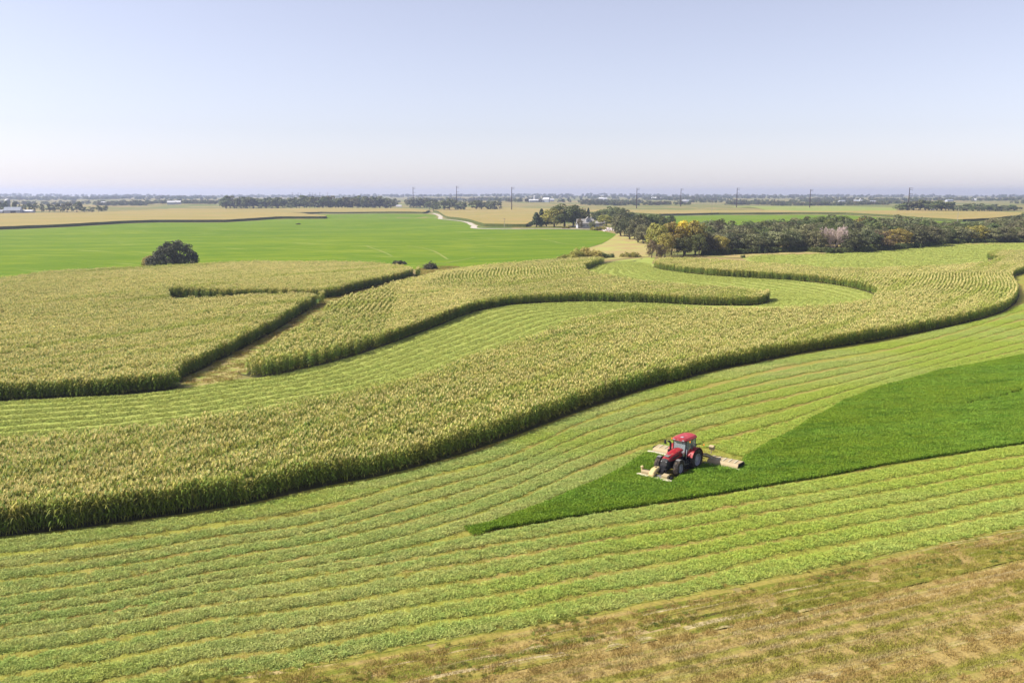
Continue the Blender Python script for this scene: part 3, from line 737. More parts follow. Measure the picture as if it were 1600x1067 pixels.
TREE = {}
def tree_kind(kind, m, shapes, shape='round', **kw):
    TREE[kind] = []
    for s in range(shapes):
        c, cs = crown_mesh('crown_' + kind, hash_seed(kind) + s, M[m], shape=shape, **kw)
        TREE[kind].append((c, trunk_mesh('trunk_' + kind, s, cs, M['bark'], r0=.3 if shape != 'cone' else .22, fork=2.4 if shape != 'cone' else 7.5)))
def hash_seed(s): return sum(ord(ch) * (i + 1) for i, ch in enumerate(s))
tree_kind('oak', 'oak', 6, lobes=52, leaves=60, leaf=.46)
tree_kind('green', 'green', 5, lobes=52, leaves=58, leaf=.46)
tree_kind('olive', 'olive', 3, lobes=40, leaves=52, leaf=.50)
tree_kind('yellow', 'yellow', 2, lobes=38, leaves=52, leaf=.50)
tree_kind('brown', 'brown', 2, lobes=34, leaves=40, leaf=.45)
tree_kind('conifer', 'conifer', 3, shape='cone', lobes=80, leaves=40, leaf=.55)
tree_kind('willow', 'olive', 1, shape='willow', lobes=46, leaves=52, leaf=.5)
tree_kind('far_oak', 'oak', 4, lobes=18, leaves=22, leaf=1.0)
tree_kind('far_green', 'green', 4, lobes=18, leaves=22, leaf=1.0)

TREE_N = 0
def tree(kind, x, y, h, w, label, group=None, name='tree', cat='tree', parts=True, sink=0.0, dz=0.0):
    global TREE_N
    TREE_N += 1
    c, t = TREE[kind][TREE_N % len(TREE[kind])]
    z = float(terrain(x, y)) - sink + dz
    e = empty(name, (x, y, z), random.uniform(0, 6.28)); e.scale = (w / 9.4, w / 9.4, h / 9.8)
    co = bpy.data.objects.new('crown', c); COL.objects.link(co); co.parent = e
    to = bpy.data.objects.new('trunk', t); COL.objects.link(to); to.parent = e
    tag(e, label, cat, group)
    return e

def ptree(kind, px, by, ty, wpx, label, group=None, D=None, **kw):
    """a tree whose foot stands where the photo shows it (or at distance D), top_y and width in photo pixels"""
    if D is None: x, y = G([(px, by)])[0]
    else: x, y = at(px, D)
    zt = CAM_H + y * (math.tan(-PITCH + math.atan((533.5 - ty) / FPX)))
    h = max(3.0, (zt - float(terrain(x, y))) * 1.02)
    return tree(kind, x, y, h, wpx * y / FPX, label, group, **kw)

# the lone round tree in front of the bright green field
def lone_tree():
    D = 345; x, y = at(268, D); z = float(terrain(x, y)); ppm = FPX / D
    zt = CAM_H + D * math.tan(-PITCH + math.atan((533.5 - 373) / FPX)) - z
    e = empty('tree', (x, y, z)); tag(e, 'lone dark tree with a broad lopsided dome standing behind the left corn block', 'tree')
    r = np.random.default_rng(5); cs = []; cy = []
    prof = [(-38, .34), (-32, .44), (-24, .52), (-16, .68), (-8, .86), (0, .97), (8, 1.0), (16, .96), (24, .86), (32, .70), (37, .52)]
    for i in range(240):
        px = r.uniform(-38, 37); top = np.interp(px, *zip(*prof)) * zt - 1.1
        t = r.uniform(0, 1) ** .85; zz = .5 + (top - .5) * t; dep = 7.5 * math.sqrt(max(.05, 1 - (px / 40) ** 2)) * (1 - .5 * t ** 3)
        cs.append(([px / ppm, r.uniform(-dep, dep) if t > .6 else r.choice([-1, 1]) * dep * r.uniform(.6, 1), zz], r.uniform(.8, 1.5)))
    for nm, sel, m in (('crown', [c for c in cs if c[0][0] > -7.4], M['dark']), ('crown', [c for c in cs if c[0][0] <= -7.4], M['olive'])):  # olive left lobes, dark rest: sunlit and shaded sides put into leaf colour
        P = []; Nn = []
        for c, lr in sel:
            n = 62; d = norm(r.normal(0, 1, (n, 3))); P.append(np.array(c) + d * lr * r.uniform(.7, 1.05, (n, 1)) * [1, 1, .8]); Nn.append(norm(d + r.normal(0, .5, (n, 3))))
        P = np.vstack(P); Nn = np.vstack(Nn); S = .46 * r.uniform(.6, 1.3, (len(P), 1)); t = norm(np.cross(Nn, r.normal(0, 1, P.shape))); b = np.cross(Nn, t)
        link(nm, quads_mesh(nm, P - t * S * .5, P - b * S * .5, P + t * S * .5, P + b * S * .5, [0] * len(P), [m]), e)
    mb = MB(); mb.tube([(1, 0, -1), (1, 0, .6), (1.2, 0, 2.2)], .7, 9, r1=.5)
    for c, lr in r.permutation(np.array(cs, dtype=object))[:16]: mb.tube([(1.2, 0, 2.0), (c[0] * .6 + .5, c[1] * .5, c[2] * .6 + 1), c], .28, 6, r1=.05)
    mb.build('trunk', M['bark'], e)
lone_tree()

def bush(px, by, ty, wpx, m, label, D=None, cat='bush', name='bush', depth=None, n=40, leaf=.35):
    x, y = G([(px, by)])[0] if D is None else at(px, D)
    z = float(terrain(x, y)); ppm = FPX / y
    h = max(.8, CAM_H + y * math.tan(-PITCH + math.atan((533.5 - ty) / FPX)) - z); w = wpx / ppm; dp = depth or min(w, 6)
    r = np.random.default_rng(int(px)); P = []; Nn = []
    for i in range(n):
        u = r.uniform(-1, 1); env = math.sqrt(max(.1, 1 - u * u)) * (.8 + .2 * math.sin(4 * u + px)); a = r.uniform(0, 6.28); k = r.uniform(.3, 1)
        c = np.array([u * w / 2 * .9, dp / 2 * env * math.cos(a) * k, max(.3, h * .8 * env * abs(math.sin(a)) ** .6 * k)])
        lr = min(h * .3, 1.2); q = 60; d = norm(r.normal(0, 1, (q, 3)))
        P.append(c + d * lr * r.uniform(.7, 1, (q, 1))); Nn.append(norm(d + r.normal(0, .5, (q, 3))))
    P = np.vstack(P); Nn = np.vstack(Nn); S = leaf * r.uniform(.6, 1.3, (len(P), 1)); t = norm(np.cross(Nn, r.normal(0, 1, P.shape))); b = np.cross(Nn, t)
    e = empty(name, (x, y, z)); tag(e, label, cat)
    link('foliage', quads_mesh('foliage', P - t * S * .5, P - b * S * .5, P + t * S * .5, P + b * S * .5, [0] * len(P), [M[m]]), e)
    mb = MB()
    for i in range(7):
        a = r.uniform(0, 6.28); rr = w * .25
        mb.tube([(0.1 * math.cos(a), 0, -.3), (rr * .5 * math.cos(a), .3 * math.sin(a), h * .3), (rr * math.cos(a), .5 * math.sin(a), h * .7)], .06, 5, r1=.02)
    mb.build('stem', M['bark'], e)
    return e
bush(672, 421, 407, 20, 'dark', 'round dark bush on the bare earth between the two corn crests', n=36)
bush(621, 415, 404, 16, 'dark', 'low dark bush half hidden behind the corn crest', D=352, n=22)
bush(632, 415, 407, 9, 'dark', 'small bush just right of the low dark bush on the corn crest', D=352, n=12)
bush(465, 351, 348.5, 9, 'dark', 'tiny clump of dark bushes out in the bright green field', n=10, leaf=.6)
bush(921, 404, 382, 42, 'olive', 'broad olive thicket between the bright green field and the corn', n=80, depth=12, leaf=.45)
bush(900, 405, 386, 30, 'olive', 'rounded olive shrub forming the left shoulder of the broad thicket', n=60, depth=9, leaf=.45)
bush(947, 403, 391, 26, 'green', 'low green shrub trailing off the right end of the broad thicket', n=40, depth=7)
bush(879, 407, 395, 16, 'olive', 'small shrub at the left foot of the olive thicket', n=24)
bush(985, 402, 391, 34, 'olive', 'scrubby yellow-green bushes at the foot of the dry slope', n=30, leaf=.4)
bush(884, 357, 352, 12, 'olive', 'trimmed pale bush on the lawn left of the farmhouse', n=18, leaf=.5)
bush(935, 360, 352, 26, 'olive', 'yellow-green shrubs beside the farmhouse yard', n=30, leaf=.6)
bush(1161, 403, 397, 7, 'green', 'single small bush in the reddish strip beside the mown field', n=10)
for i, (px, by, ty) in enumerate(((1187, 397, 384), (1196, 397, 386))):
    ptree('conifer', px, by, ty, 8, ('young green conifer at the edge of the woods, the taller of the pair', 'young green conifer at the edge of the woods, the shorter of the pair')[i])

# farmstead trees
FG = 'trees round the white farmhouse'
for k, px, by, ty, w, lab in (
    ('conifer', 838, 355, 333, 34, 'bushy dark evergreen at the left end of the farmyard trees'),
    ('conifer', 846, 354, 328, 30, 'tall dark evergreen, second from the left end of the farmyard trees'),
    ('conifer', 854, 354, 330, 30, 'dark evergreen beside the large yellow-green tree at the farm'),
    ('olive', 866, 355, 325, 40, 'tree turning yellow at its crown left of the farmhouse'),
    ('green', 882, 355, 320, 52, 'largest green tree in the farmyard, left of the white house'),
    ('green', 896, 354, 322, 45, 'green tree between the largest farmyard tree and the brownish one'),
    ('brown', 909, 352, 327, 22, 'thin brownish tree standing directly behind the farmhouse'),
    ('oak', 925, 358, 346, 12, 'small tree in front of the right end of the farmhouse'),
    ('brown', 906, 357.5, 342, 13, 'small brownish tree in front of the left end of the farmhouse'),
    ('conifer', 919, 349, 326, 16, 'narrow dark conifer rising behind the farmhouse roof'),
    ('green', 931, 349, 329, 20, 'green tree right behind the conifer at the farmhouse'),
    ('olive', 947, 354, 336, 28, 'pale rounded tree in front of the grey shed roof'),
    ('green', 943, 349, 326, 32, 'dark green tree behind the pale rounded tree'),
    ('green', 957, 350, 322, 42, 'highest broad dark tree right of the farmhouse'),
    ('green', 971, 351, 326, 30, 'dark tree sloping away right of the highest broad tree'),
    ('green', 985, 350, 330, 28, 'dark tree behind the grey oaks on the slope'),
    ('oak', 970, 369, 336, 35, 'grey-green oak above the dry slope, leftmost of the oaks there'),
    ('oak', 984, 374, 335, 38, 'grey-green oak in the middle of the oaks above the dry slope'),
    ('oak', 997, 379, 341, 38, 'grey-green oak standing lowest on the dry slope'),
    ('oak', 1005, 381, 352, 28, 'low oak between the slope oaks and the yellow tree')):
    ptree(k, px, by, ty, w, lab, FG)
for i in range(7):
    ptree('green', 996 + i * 8 + random.uniform(-2, 2), 0, 331.5 + i * .5 + random.uniform(0, 2), 16, f'dark green tree, {ordn(i + 1)} of the dense row behind the slope oaks', 'dense row behind the slope oaks', D=600 + random.uniform(-10, 40))

# the yellow group and the woods
for k, px, by, ty, w, lab in (
    ('olive', 1026, 401, 348, 44, 'broad olive-yellow tree at the left end of the woods'),
    ('olive', 1049, 399, 344, 40, 'olive-yellow tree between the broad one and the bright yellow one'),
    ('yellow', 1070, 398, 340, 44, 'bright yellow tree standing highest in the yellowing group'),
    ('olive', 1086, 399, 344, 36, 'tree with yellow-green crown right of the bright yellow tree'),
    ('willow', 1039, 403, 368, 26, 'drooping willow-like tree in front of the olive-yellow trees'),
    ('brown', 1018, 403, 376, 22, 'brownish shrubby tree at the corner of the woods'),
    ('brown', 1033, 404, 380, 20, 'pinkish brown thicket at the foot of the willow-like tree'),
    ('green', 1068, 401, 371, 30, 'dark leafy tree under the bright yellow crown'),
    ('green', 1092, 400, 362, 28, 'dark tree closing the yellowing group on the right')):
    ptree(k, px, by, ty, w, lab, 'yellowing trees at the end of the woods')

sky_x = [1100, 1115, 1130, 1150, 1175, 1200, 1225, 1245, 1262, 1290, 1315, 1345, 1390, 1420, 1450, 1475, 1500, 1530, 1555, 1575, 1600, 1700]
sky_y = [346, 343, 344, 346, 343, 341, 343, 340, 339, 334, 338, 337.5, 338, 340, 343, 346, 348, 344, 341, 338, 333, 330]
base_x = [1100, 1200, 1250, 1300, 1340, 1380, 1420, 1445, 1470, 1500, 1560, 1720]
base_y = [399, 395, 392, 395.5, 394, 391, 388, 385.5, 381.5, 380, 379, 378.5]
zones = ((1100, 1180, 'between the yellow group and the young conifers'), (1180, 1280, 'left of the bare pale tree'), (1280, 1370, 'around the bare pale tree'),
         (1370, 1450, 'where the woods reach out into the mown field'), (1450, 1530, 'in the low dip of the woods'), (1530, 1800, 'at the far end of the woods beyond the mown field'))
def zone_of(px): return next((z for a, b, z in zones if a <= px < b), zones[-1][2])
LOOK = {'oak': 'grey-green oak', 'green': 'darker green tree', 'olive': 'yellowish green tree', 'brown': 'brown-tinged tree'}
nw = 0
ROWN = ('front', 'second', 'middle', 'fourth', 'skyline')
for row in range(5):
    nth = 0
    px = 1098 + random.uniform(0, 10)
    while px < 1690:
        by = np.interp(px, base_x, base_y); D0 = G([(px, by)])[0][1]
        D = D0 + row * 25 + random.uniform(-5, 5) + 3
        ty_back = np.interp(px, sky_x, sky_y)
        f = row / 4
        ty = ty_back * f + (by - (34 if px < 1460 else 26)) * (1 - f) + random.uniform(-2.5, 3.5)
        ty = max(ty, ty_back - .5)
        k = random.choices(['oak', 'green', 'olive', 'brown'], [11, 6, .7, .1])[0]
        w = random.uniform(34, 52) * (400 / D) ** .6; nth += 1
        if not (1279 < px < 1316 and row == 0):
            ptree(k, px, by, ty, w, f"{LOOK[k]}, {ordn(nth)} from the yellow trees along the {ROWN[row]} row of the woods",
                  f"woods {zone_of(px)}", D=D); nw += 1
        px += w * random.uniform(.42, .6)
print('woods', nw)
# bare tree
def bare_tree(px, by, ty, wpx, label):
    x, y = G([(px, by)])[0]; y -= 4; z = float(terrain(x, y)); H_ = (by - ty) * y / FPX * 1.02; W_ = wpx * y / FPX
    mb = MB(); r = random.Random(3)
    def br(p, d, L, rad, lev):
        q = p + d * L; m_ = p + d * L * .5 + Vector((r.uniform(-1, 1), r.uniform(-1, 1), 0)) * L * .08
        mb.tube([p, m_, q], max(rad, .06), 5, r1=max(rad * .6, .05), cap=False)
        if lev == 0: return
        for i in range(4 if lev > 1 else 5):
            nd = (d + Vector((r.uniform(-1, 1), r.uniform(-1, 1), r.uniform(-.1, .7))) * .85).normalized()
            br(m_ if i % 2 else q, nd, L * r.uniform(.55, .8), rad * .55, lev - 1)
    for i in range(5):
        a = i * 1.26
        br(Vector((0, 0, H_ * .05)), Vector((math.cos(a) * W_ / H_ * .8, math.sin(a) * .5, 1)).normalized(), H_ * .38, .22, 4)
    mb.tube([(0, 0, -.5), (0, 0, H_ * .1)], .45, 8)
    e = empty('tree', (x, y, z)); tag(e, label, 'tree'); mb.build('bare_branches', M['dead_wood'], e)
bare_tree(1297, 392, 352, 38, 'bare pale tree without leaves in front of the green woods')
# undergrowth along the foot of the woods
ug = []
for px in np.arange(1100, 1700, 1.1):
    by = np.interp(px, base_x, base_y) + random.uniform(-.3, .8); ug.append((px + random.uniform(-1, 1), by))
ug = G(ug); BUSHSRC = [src('undergrowth_clump', strands('undergrowth_clump', 300 + i, 260, 1.6, 2.0, .5, .34, M['green'], mound=.7, up=.4)) for i in range(3)]
scatter('undergrowth', ug, BUSHSRC, sc=rng.uniform(.5, 1.3, len(ug)), label='scrubby undergrowth along the foot of the woods', lift=.1)

# trees of the middle distance
def far_row(x0, x1, D0, D1, ty0, ty1, step, zone, group, rows=1, dens=1.0, by=None):
    for r_ in range(rows):
        px = x0 + random.uniform(0, step); nth = 0
        while px < x1:
            D = random.uniform(D0, D1) if rows == 1 else D0 + (D1 - D0) * r_ / (rows - 1) + random.uniform(-10, 10)
            k = random.choice(['far_oak', 'far_green', 'far_green'])
            if by: D = G([(px, by)])[0][1] + 25 * r_ + random.uniform(0, 20)
            ty = random.uniform(ty0, ty1) - (ty1 - ty0) * .4 * (r_ / max(1, rows - 1))
            ptree(k, px, 0, ty, step * random.uniform(1.9, 2.8), f"{'grey-green' if k == 'far_oak' else 'dark green'} tree, {ordn(nth + 1)} from left in {('front', 'back')[r_ > 0] + ' of ' if rows > 1 else ''}{zone}", group, D=D); nth += 1
            px += step * random.uniform(.7, 1.3) / dens
far_row(352, 618, 1080, 1200, 306.5, 311, 9.5, 'the long tree line', 'long tree line beyond the corn', rows=2, by=326.8)
far_row(640, 668, 1150, 1190, 309, 312, 8, 'the small grove', 'small grove by the white shed', rows=2, by=325)
far_row(672, 722, 1500, 1600, 310, 314, 8, 'the thin line behind two poles', 'thin tree line behind the steel poles')
far_row(737, 780, 1500, 1550, 311, 315, 9, 'the group near the central pole', 'scattered group by the central pole')
for i, (px, ty, w) in enumerate(((6, 314, 12), (17, 314, 13), (30, 315, 12), (42, 316, 12), (54, 317, 12), (63, 317, 11), (73, 318, 10), (84, 316, 14), (98, 317, 10), (112, 315, 18), (127, 315, 18), (139, 322, 12), (150, 323, 12), (161, 321, 12), (169, 321.5, 12), (-8, 316, 14), (93, 325, 9), (105, 325, 9))):
    ptree('far_green' if i % 3 else 'far_oak', px, 0, ty, w, ('dark' if w > 12.5 else 'smaller') + f' tree, {ordn(i + 1)} of the shelter belt behind the grey roofed barn',
          'shelter belt of the barn farm', D=G([(px, 332.3)])[0][1] + random.uniform(0, 30))
far_row(1397, 1480, 1240, 1330, 314, 320, 9, 'the grove behind the nearest pole', 'grove behind the nearest steel pole', rows=2, by=329.5)
far_row(1480, 1580, 1270, 1310, 319, 323, 8.5, 'the low line right of the grove', 'low tree line beyond the tan corn', rows=2, by=330)

# far-off woods that read as masses
FARW = []
for i, k in enumerate(('far_oak', 'far_green', 'far_oak', 'far_green')):
    me = TREE[k][i][0].copy(); me.transform(Matrix.Diagonal((1.5, 1.5, 1.25, 1))); FARW.append(src('distant_tree', me))
masses = [(-150, 150, 2300, 200, 40), (150, 345, 2100, 260, 70), (160, 240, 1900, 60, 12), (-200, 345, 3600, 900, 170), (345, 620, 2600, 500, 110), (620, 800, 2300, 200, 26), (640, 800, 3400, 700, 70),
          (800, 850, 2300, 120, 8), (905, 1075, 1950, 150, 70), (920, 1000, 2500, 250, 40), (870, 920, 2400, 100, 7), (1000, 1140, 3300, 500, 60), (1075, 1200, 2500, 150, 22), (1130, 1160, 2100, 60, 10), (1140, 1245, 2150, 160, 44), (1200, 1290, 1950, 50, 26), (1290, 1380, 2000, 80, 30),
          (1240, 1440, 3000, 600, 90), (1370, 1440, 2400, 160, 30), (1440, 1700, 3100, 500, 90), (1570, 1620, 2300, 50, 8), (800, 1250, 4300, 900, 130), (-300, 1900, 5600, 1800, 700), (1180, 1400, 2600, 100, 26)]
mp = []
for x0, x1, D, dd_, n in masses:
    for _ in range(int(n * (2.8 if x1 < 350 else 1.8))):
        d_ = D + random.uniform(-.5, .5) * dd_; mp.append(at(random.uniform(x0, x1), d_))
mp = np.array(mp); msc = rng.uniform(.7, 1.15, len(mp)) * np.interp(mp[:, 1], [2000, 4000, 7000], [.78, 1.15, 1.7])
scatter('distant_woods', mp, FARW, sc=msc, label='distant woods and hedgerows towards the hazy horizon', lift=-.8)
# ---------------------------------------------------------------- buildings
M['white_wall'] = mat('white_siding', (0.36, 0.37, 0.41), rough=.6, bump=((9, 9, .25), .4, .03))
M['grey_roof'] = mat('grey_metal_roof', (0.27, 0.29, 0.33), rough=.5, noise=[(2.0, (0.22, 0.24, 0.27), .4, .7)])
M['shingle_roof'] = mat('weathered_shingle_roof', (0.25, 0.24, 0.23), rough=.8, noise=[(1.0, (0.27, 0.25, 0.23), .4, .7)])
M['white_roof'] = mat('white_metal_roof', (0.52, 0.52, 0.54), rough=.5)
M['dark_open'] = mat('dark_doorway', (0.03, 0.03, 0.035), rough=.7)
M['pane'] = mat('window_pane', (0.04, 0.05, 0.07), rough=.1, spec=.6)
M['concrete'] = mat('silo_concrete', (0.42, 0.42, 0.43), rough=.8)
M['red_wall'] = mat('red_barn_boards', (0.25, 0.06, 0.05), rough=.8)
M['rust'] = mat('weathering_steel', (0.055, 0.032, 0.026), rough=.8)
M['insul'] = mat('grey_insulator', (0.28, 0.27, 0.28), rough=.5)
M['pole_wood'] = mat('grey_pole_wood', (0.30, 0.27, 0.24), rough=.9)

def gable(e, w, d, h, rh, wall, roof, over=.35):
    """walls and gable roof, ridge along x, front towards -y"""
    mb = MB(); mb.box((0, 0, h / 2 - .3), (w, d, h + .6))
    for s in (-1, 1): mb.add([(s * w / 2, -d / 2, h), (s * w / 2, d / 2, h), (s * w / 2, 0, h + rh), (s * (w / 2 - .15), -d / 2, h), (s * (w / 2 - .15), d / 2, h), (s * (w / 2 - .15), 0, h + rh)],
                             [(0, 1, 2), (3, 5, 4), (0, 2, 5, 3), (1, 4, 5, 2)])
    mb.build('wall', wall, e)
    rb = MB(); t = .14; yy = d / 2 + over; zz = h - over * rh / (d / 2)
    for s in (-1, 1):
        x0, x1 = -w / 2 - over, w / 2 + over
        a = [(x0, s * yy, zz + .02), (x1, s * yy, zz + .02), (x1, 0, h + rh + .02), (x0, 0, h + rh + .02)]
        b = [(p[0], p[1], p[2] + t) for p in a]
        rb.add(a + b, [(0, 1, 2, 3), (7, 6, 5, 4), (0, 4, 5, 1), (1, 5, 6, 2), (2, 6, 7, 3), (3, 7, 4, 0)])
    return rb.build('roof', roof, e)

def window(e, x, y, z, w=.9, h=1.3, face='-y'):
    f = MB()
    if face == '-y':
        for a, b, c, d in ((0, h / 2, w + .2, .1), (0, -h / 2, w + .2, .1)): f.box((x + a, y, z + b), (c, .08, d))
        for s in (-1, 1): f.box((x + s * w / 2, y, z), (.1, .08, h - .1))
        f.box((x, y - .003, z), (.05, .06, h - .1))
        o = f.build('window', M['white_roof'], e); MB().box((x, y + .01, z), (w - .1, .03, h - .1)).build('pane', M['pane'], o)
    return o

def place(name, px, by, label, cat='building', rz=0.0, D=None):
    x, y = G([(px, by)])[0] if D is None else at(px, D)
    e = empty(name, (x, y, float(terrain(x, y))), rz); tag(e, label, cat); return e

fh = place('farmhouse', 914, 356.3, 'white farmhouse with a grey gabled roof and a dormer among the trees', 'house', rz=.12)
r_ = gable(fh, 12.5, 8, 3.6, 3.0, M['white_wall'], M['shingle_roof'])
for x in (-4.2, -1.6, 1.4, 4.4): window(fh, x, -4.03, 1.9)
MB().box((3.0, -4.03, 1.05), (1.0, .07, 2.1)).build('door', M['grey_roof'], fh)
dm_ = MB(); dm_.box((1.8, -2.0, 5.3), (3.4, 2.6, 2.6)); dm_.prism([(0.1, 6.6), (3.5, 6.6), (1.8, 8.1)], -3.3, -0.7)
dmo = dm_.build('dormer', M['white_wall'], fh); window(fh, 1.8, -3.34, 5.5, .9, 1.1)
rb = MB(); rb.add([(-.2, -3.6, 6.45), (1.8, -3.6, 8.25), (3.8, -3.6, 6.45), (-.2, -.4, 6.45), (1.8, -.4, 8.25), (3.8, -.4, 6.45), (-.2, -3.6, 6.6), (1.8, -3.6, 8.4), (3.8, -3.6, 6.6), (-.2, -.4, 6.6), (1.8, -.4, 8.4), (3.8, -.4, 6.6)],
                  [(0, 1, 4, 3), (1, 2, 5, 4), (6, 9, 10, 7), (7, 10, 11, 8), (0, 6, 7, 1), (1, 7, 8, 2), (0, 3, 9, 6), (2, 8, 11, 5), (3, 4, 10, 9), (4, 5, 11, 10)])
rb.build('dormer_roof', M['shingle_roof'], fh)
MB().box((5.0, 1, 6.9), (.8, .8, 2.6)).build('chimney', M['concrete'], fh)
pr = MB(); pr.box((8.0, -.5, 1.3), (4.0, 5, 2.9)); pr.build('porch', M['white_wall'], fh)
MB().box((8.0, -.5, 2.95), (4.6, 5.8, .2), ry=.12).build('porch_roof', M['shingle_roof'], fh)
sh = place('shed', 938, 353.5, 'small shed with a pale grey roof right of the farmhouse', 'shed', rz=-.2); gable(sh, 7, 5, 2.4, 1.6, M['shingle_roof'], M['shingle_roof'])
bn = place('field_fence', 895, 355.0, 'short pale board fence under the farmyard trees', 'fence')
for s in (-3.5, -1.2, 1.2, 3.5): MB().box((s, 0, .6), (.2, .2, 1.4)).build('post', M['white_wall'], bn)
for z in (.5, 1.1): MB().box((0, -.13, z), (7.4, .06, .28)).build('rail', M['white_wall'], bn)
# rubble and logs by the yard
M['rubble'] = mat('pale_rubble', (0.50, 0.44, 0.42), rough=.9, rand=1.0)
rk = []
for i in range(5):
    mb = MB(); r = random.Random(i)
    ring = [[((.6 + .3 * r.random()) * math.cos(a) * c, (.6 + .3 * r.random()) * math.sin(a) * c, z) for a in np.linspace(0, 5.2, 6)] for z, c in ((-.2, .9), (.25, 1), (.6, .5))]
    v = [p for rr in ring for p in rr]; f = [(j * 6 + k, j * 6 + (k + 1) % 6, (j + 1) * 6 + (k + 1) % 6, (j + 1) * 6 + k) for j in range(2) for k in range(6)] + [tuple(range(12, 18))]
    mb.add(v, f); me = mb.mesh('rock'); me.materials.append(M['rubble']); rk.append(src('rock', me))
rp = G([(random.gauss(952, 5), random.gauss(359.4, .9)) for _ in range(70)])
scatter('rubble', rp, rk, sc=rng.uniform(.5, 1.5, len(rp)), label='pale pile of rubble and logs beside the farmhouse yard', lift=.1)

b1 = place('barn', 21, 333.6, 'large grey roofed barn with a dark open doorway on the far left', 'barn', rz=.25)
gable(b1, 20, 14, 4.2, 4.2, M['white_wall'], M['grey_roof'], .5)
MB().box((1.5, -7.02, 1.7), (6.5, .12, 3.6)).build('doorway', M['dark_open'], b1)
b2 = place('machine_shed', 41, 333.4, 'long low white shed joined to the right of the grey roofed barn', 'shed', rz=.05); gable(b2, 20, 9, 3.0, 1.4, M['white_wall'], M['white_roof'], .4)
MB().box((-5, -4.52, 1.2), (3, .1, 2.4)).build('doorway', M['dark_open'], b2)
b3 = place('shed', -2, 333.6, 'low grey roofed shed cut by the left edge of the view', 'shed'); gable(b3, 14, 8, 2.6, 2.2, M['white_wall'], M['grey_roof'])
def silo(px, by, ty, wpx, label, dome='white_roof', D=None, body='concrete'):
    x, y = G([(px, by)])[0] if D is None else at(px, D)
    z = float(terrain(x, y)); H_ = CAM_H + y * math.tan(-PITCH + math.atan((533.5 - ty) / FPX)) - z; r0 = wpx * y / FPX / 2
    e = empty('silo', (x, y, z)); tag(e, label, 'silo')
    MB().lathe([(0, -.5), (r0, -.5), (r0, H_ - r0 * .7), (0, H_ - r0 * .7)], seg=20).build('body', M[body], e)
    MB().lathe([(r0 * 1.03, H_ - r0 * .7 + .02), (r0 * .9, H_ - r0 * .35), (r0 * .55, H_ - r0 * .1), (0, H_)], seg=20).build('dome', M[dome], e, smooth=True)
    return e
silo(21, 0, 310.8, 7.5, 'dark silo with a white cap above the trees of the barn farm', D=G([(21, 332.0)])[0][1] + 45, body='grey_roof')
q = place('quonset_shed', 623, 323.4, 'white arched shed at the end of the long tree line', 'shed')
pr = [(-2.9 * math.cos(a), 4.2 * math.sin(a) - .3) for a in np.linspace(0, math.pi, 11)]
pr = [(x, z) for x, z in pr]
mb = MB(); n = len(pr); vs = [(-5.8, y, z) for y, z in pr] + [(5.8, y, z) for y, z in pr]
mb.add(vs, [tuple(range(n)), tuple(range(2 * n - 1, n - 1, -1))] + [(i, n + i, n + i + 1, i + 1) for i in range(n - 1)])
mb.build('shell', M['white_roof'], q); MB().box((-5.85, 0, 1.3), (.1, 2.2, 2.8)).build('door', M['grey_roof'], q)

def far_barn(px, D, w, h, label, roof='white_roof', wall='white_wall', rz=None):
    e = place('barn', px, 0, label, 'barn', rz=random.uniform(-.4, .4) if rz is None else rz, D=D); gable(e, w, w * .5, h, h * .6, M[wall], M[roof], .4)
far_barn(172, 2050, 22, 5, 'long white building alone beyond the woods on the left', rz=0)
far_barn(274, 1930, 16, 5, 'white building in front of the far left woods, left of its pair')
far_barn(284, 1950, 13, 5, 'smaller white building standing right of its pair by the far left woods')
far_barn(100, 1700, 7, 3, 'tiny white shed between the barn farm and the distant woods')
far_barn(833, 2250, 24, 4, 'low white shed left of the grey silo on the distant farm')
far_barn(843, 2260, 16, 4, 'low white shed right of the grey silo on the distant farm', roof='grey_roof')
far_barn(853, 2240, 15, 7, 'white farm building with a steep roof, right of the distant silo')
far_barn(860, 2900, 20, 5, 'small pale roof on the skyline behind the distant silo farm')
silo(835, 0, 305.5, 3.2, 'tall grey silo on the distant farm above the farmhouse', D=2255)
far_barn(938, 3200, 18, 6, 'white farm building glimpsed in the distant trees above the farmhouse')
far_barn(944, 3100, 12, 6, 'smaller white farm building beside the one in the distant trees')
far_barn(1023, 3500, 40, 6, 'long white roofs on the horizon left of a steel pole')
far_barn(1066, 2550, 12, 5, 'white farm building just right of the tall pole, left of three')
far_barn(1073, 2560, 12, 5, 'white farm building right of the tall pole, middle of three', roof='grey_roof')
far_barn(1309, 2500, 18, 5, 'pale metal shed on the distant farm on the right', roof='grey_roof')
far_barn(1334, 2450, 22, 6, 'reddish barn on the distant farm on the right', roof='grey_roof', wall='red_wall')
far_barn(1357, 2480, 14, 5, 'small reddish shed right of the distant barn', roof='grey_roof', wall='red_wall')
silo(1337.5, 0, 310.6, 2.6, 'slim pale silo beside the distant reddish barn', D=2440)
far_barn(1513, 3000, 14, 5, 'small white house on the horizon at the right')
far_barn(1475, 2700, 22, 4, 'pale low shed beyond the grove on the right', roof='grey_roof')
far_barn(1450, 1290, 5, 3, 'tiny white shed inside the grove behind the nearest steel pole')

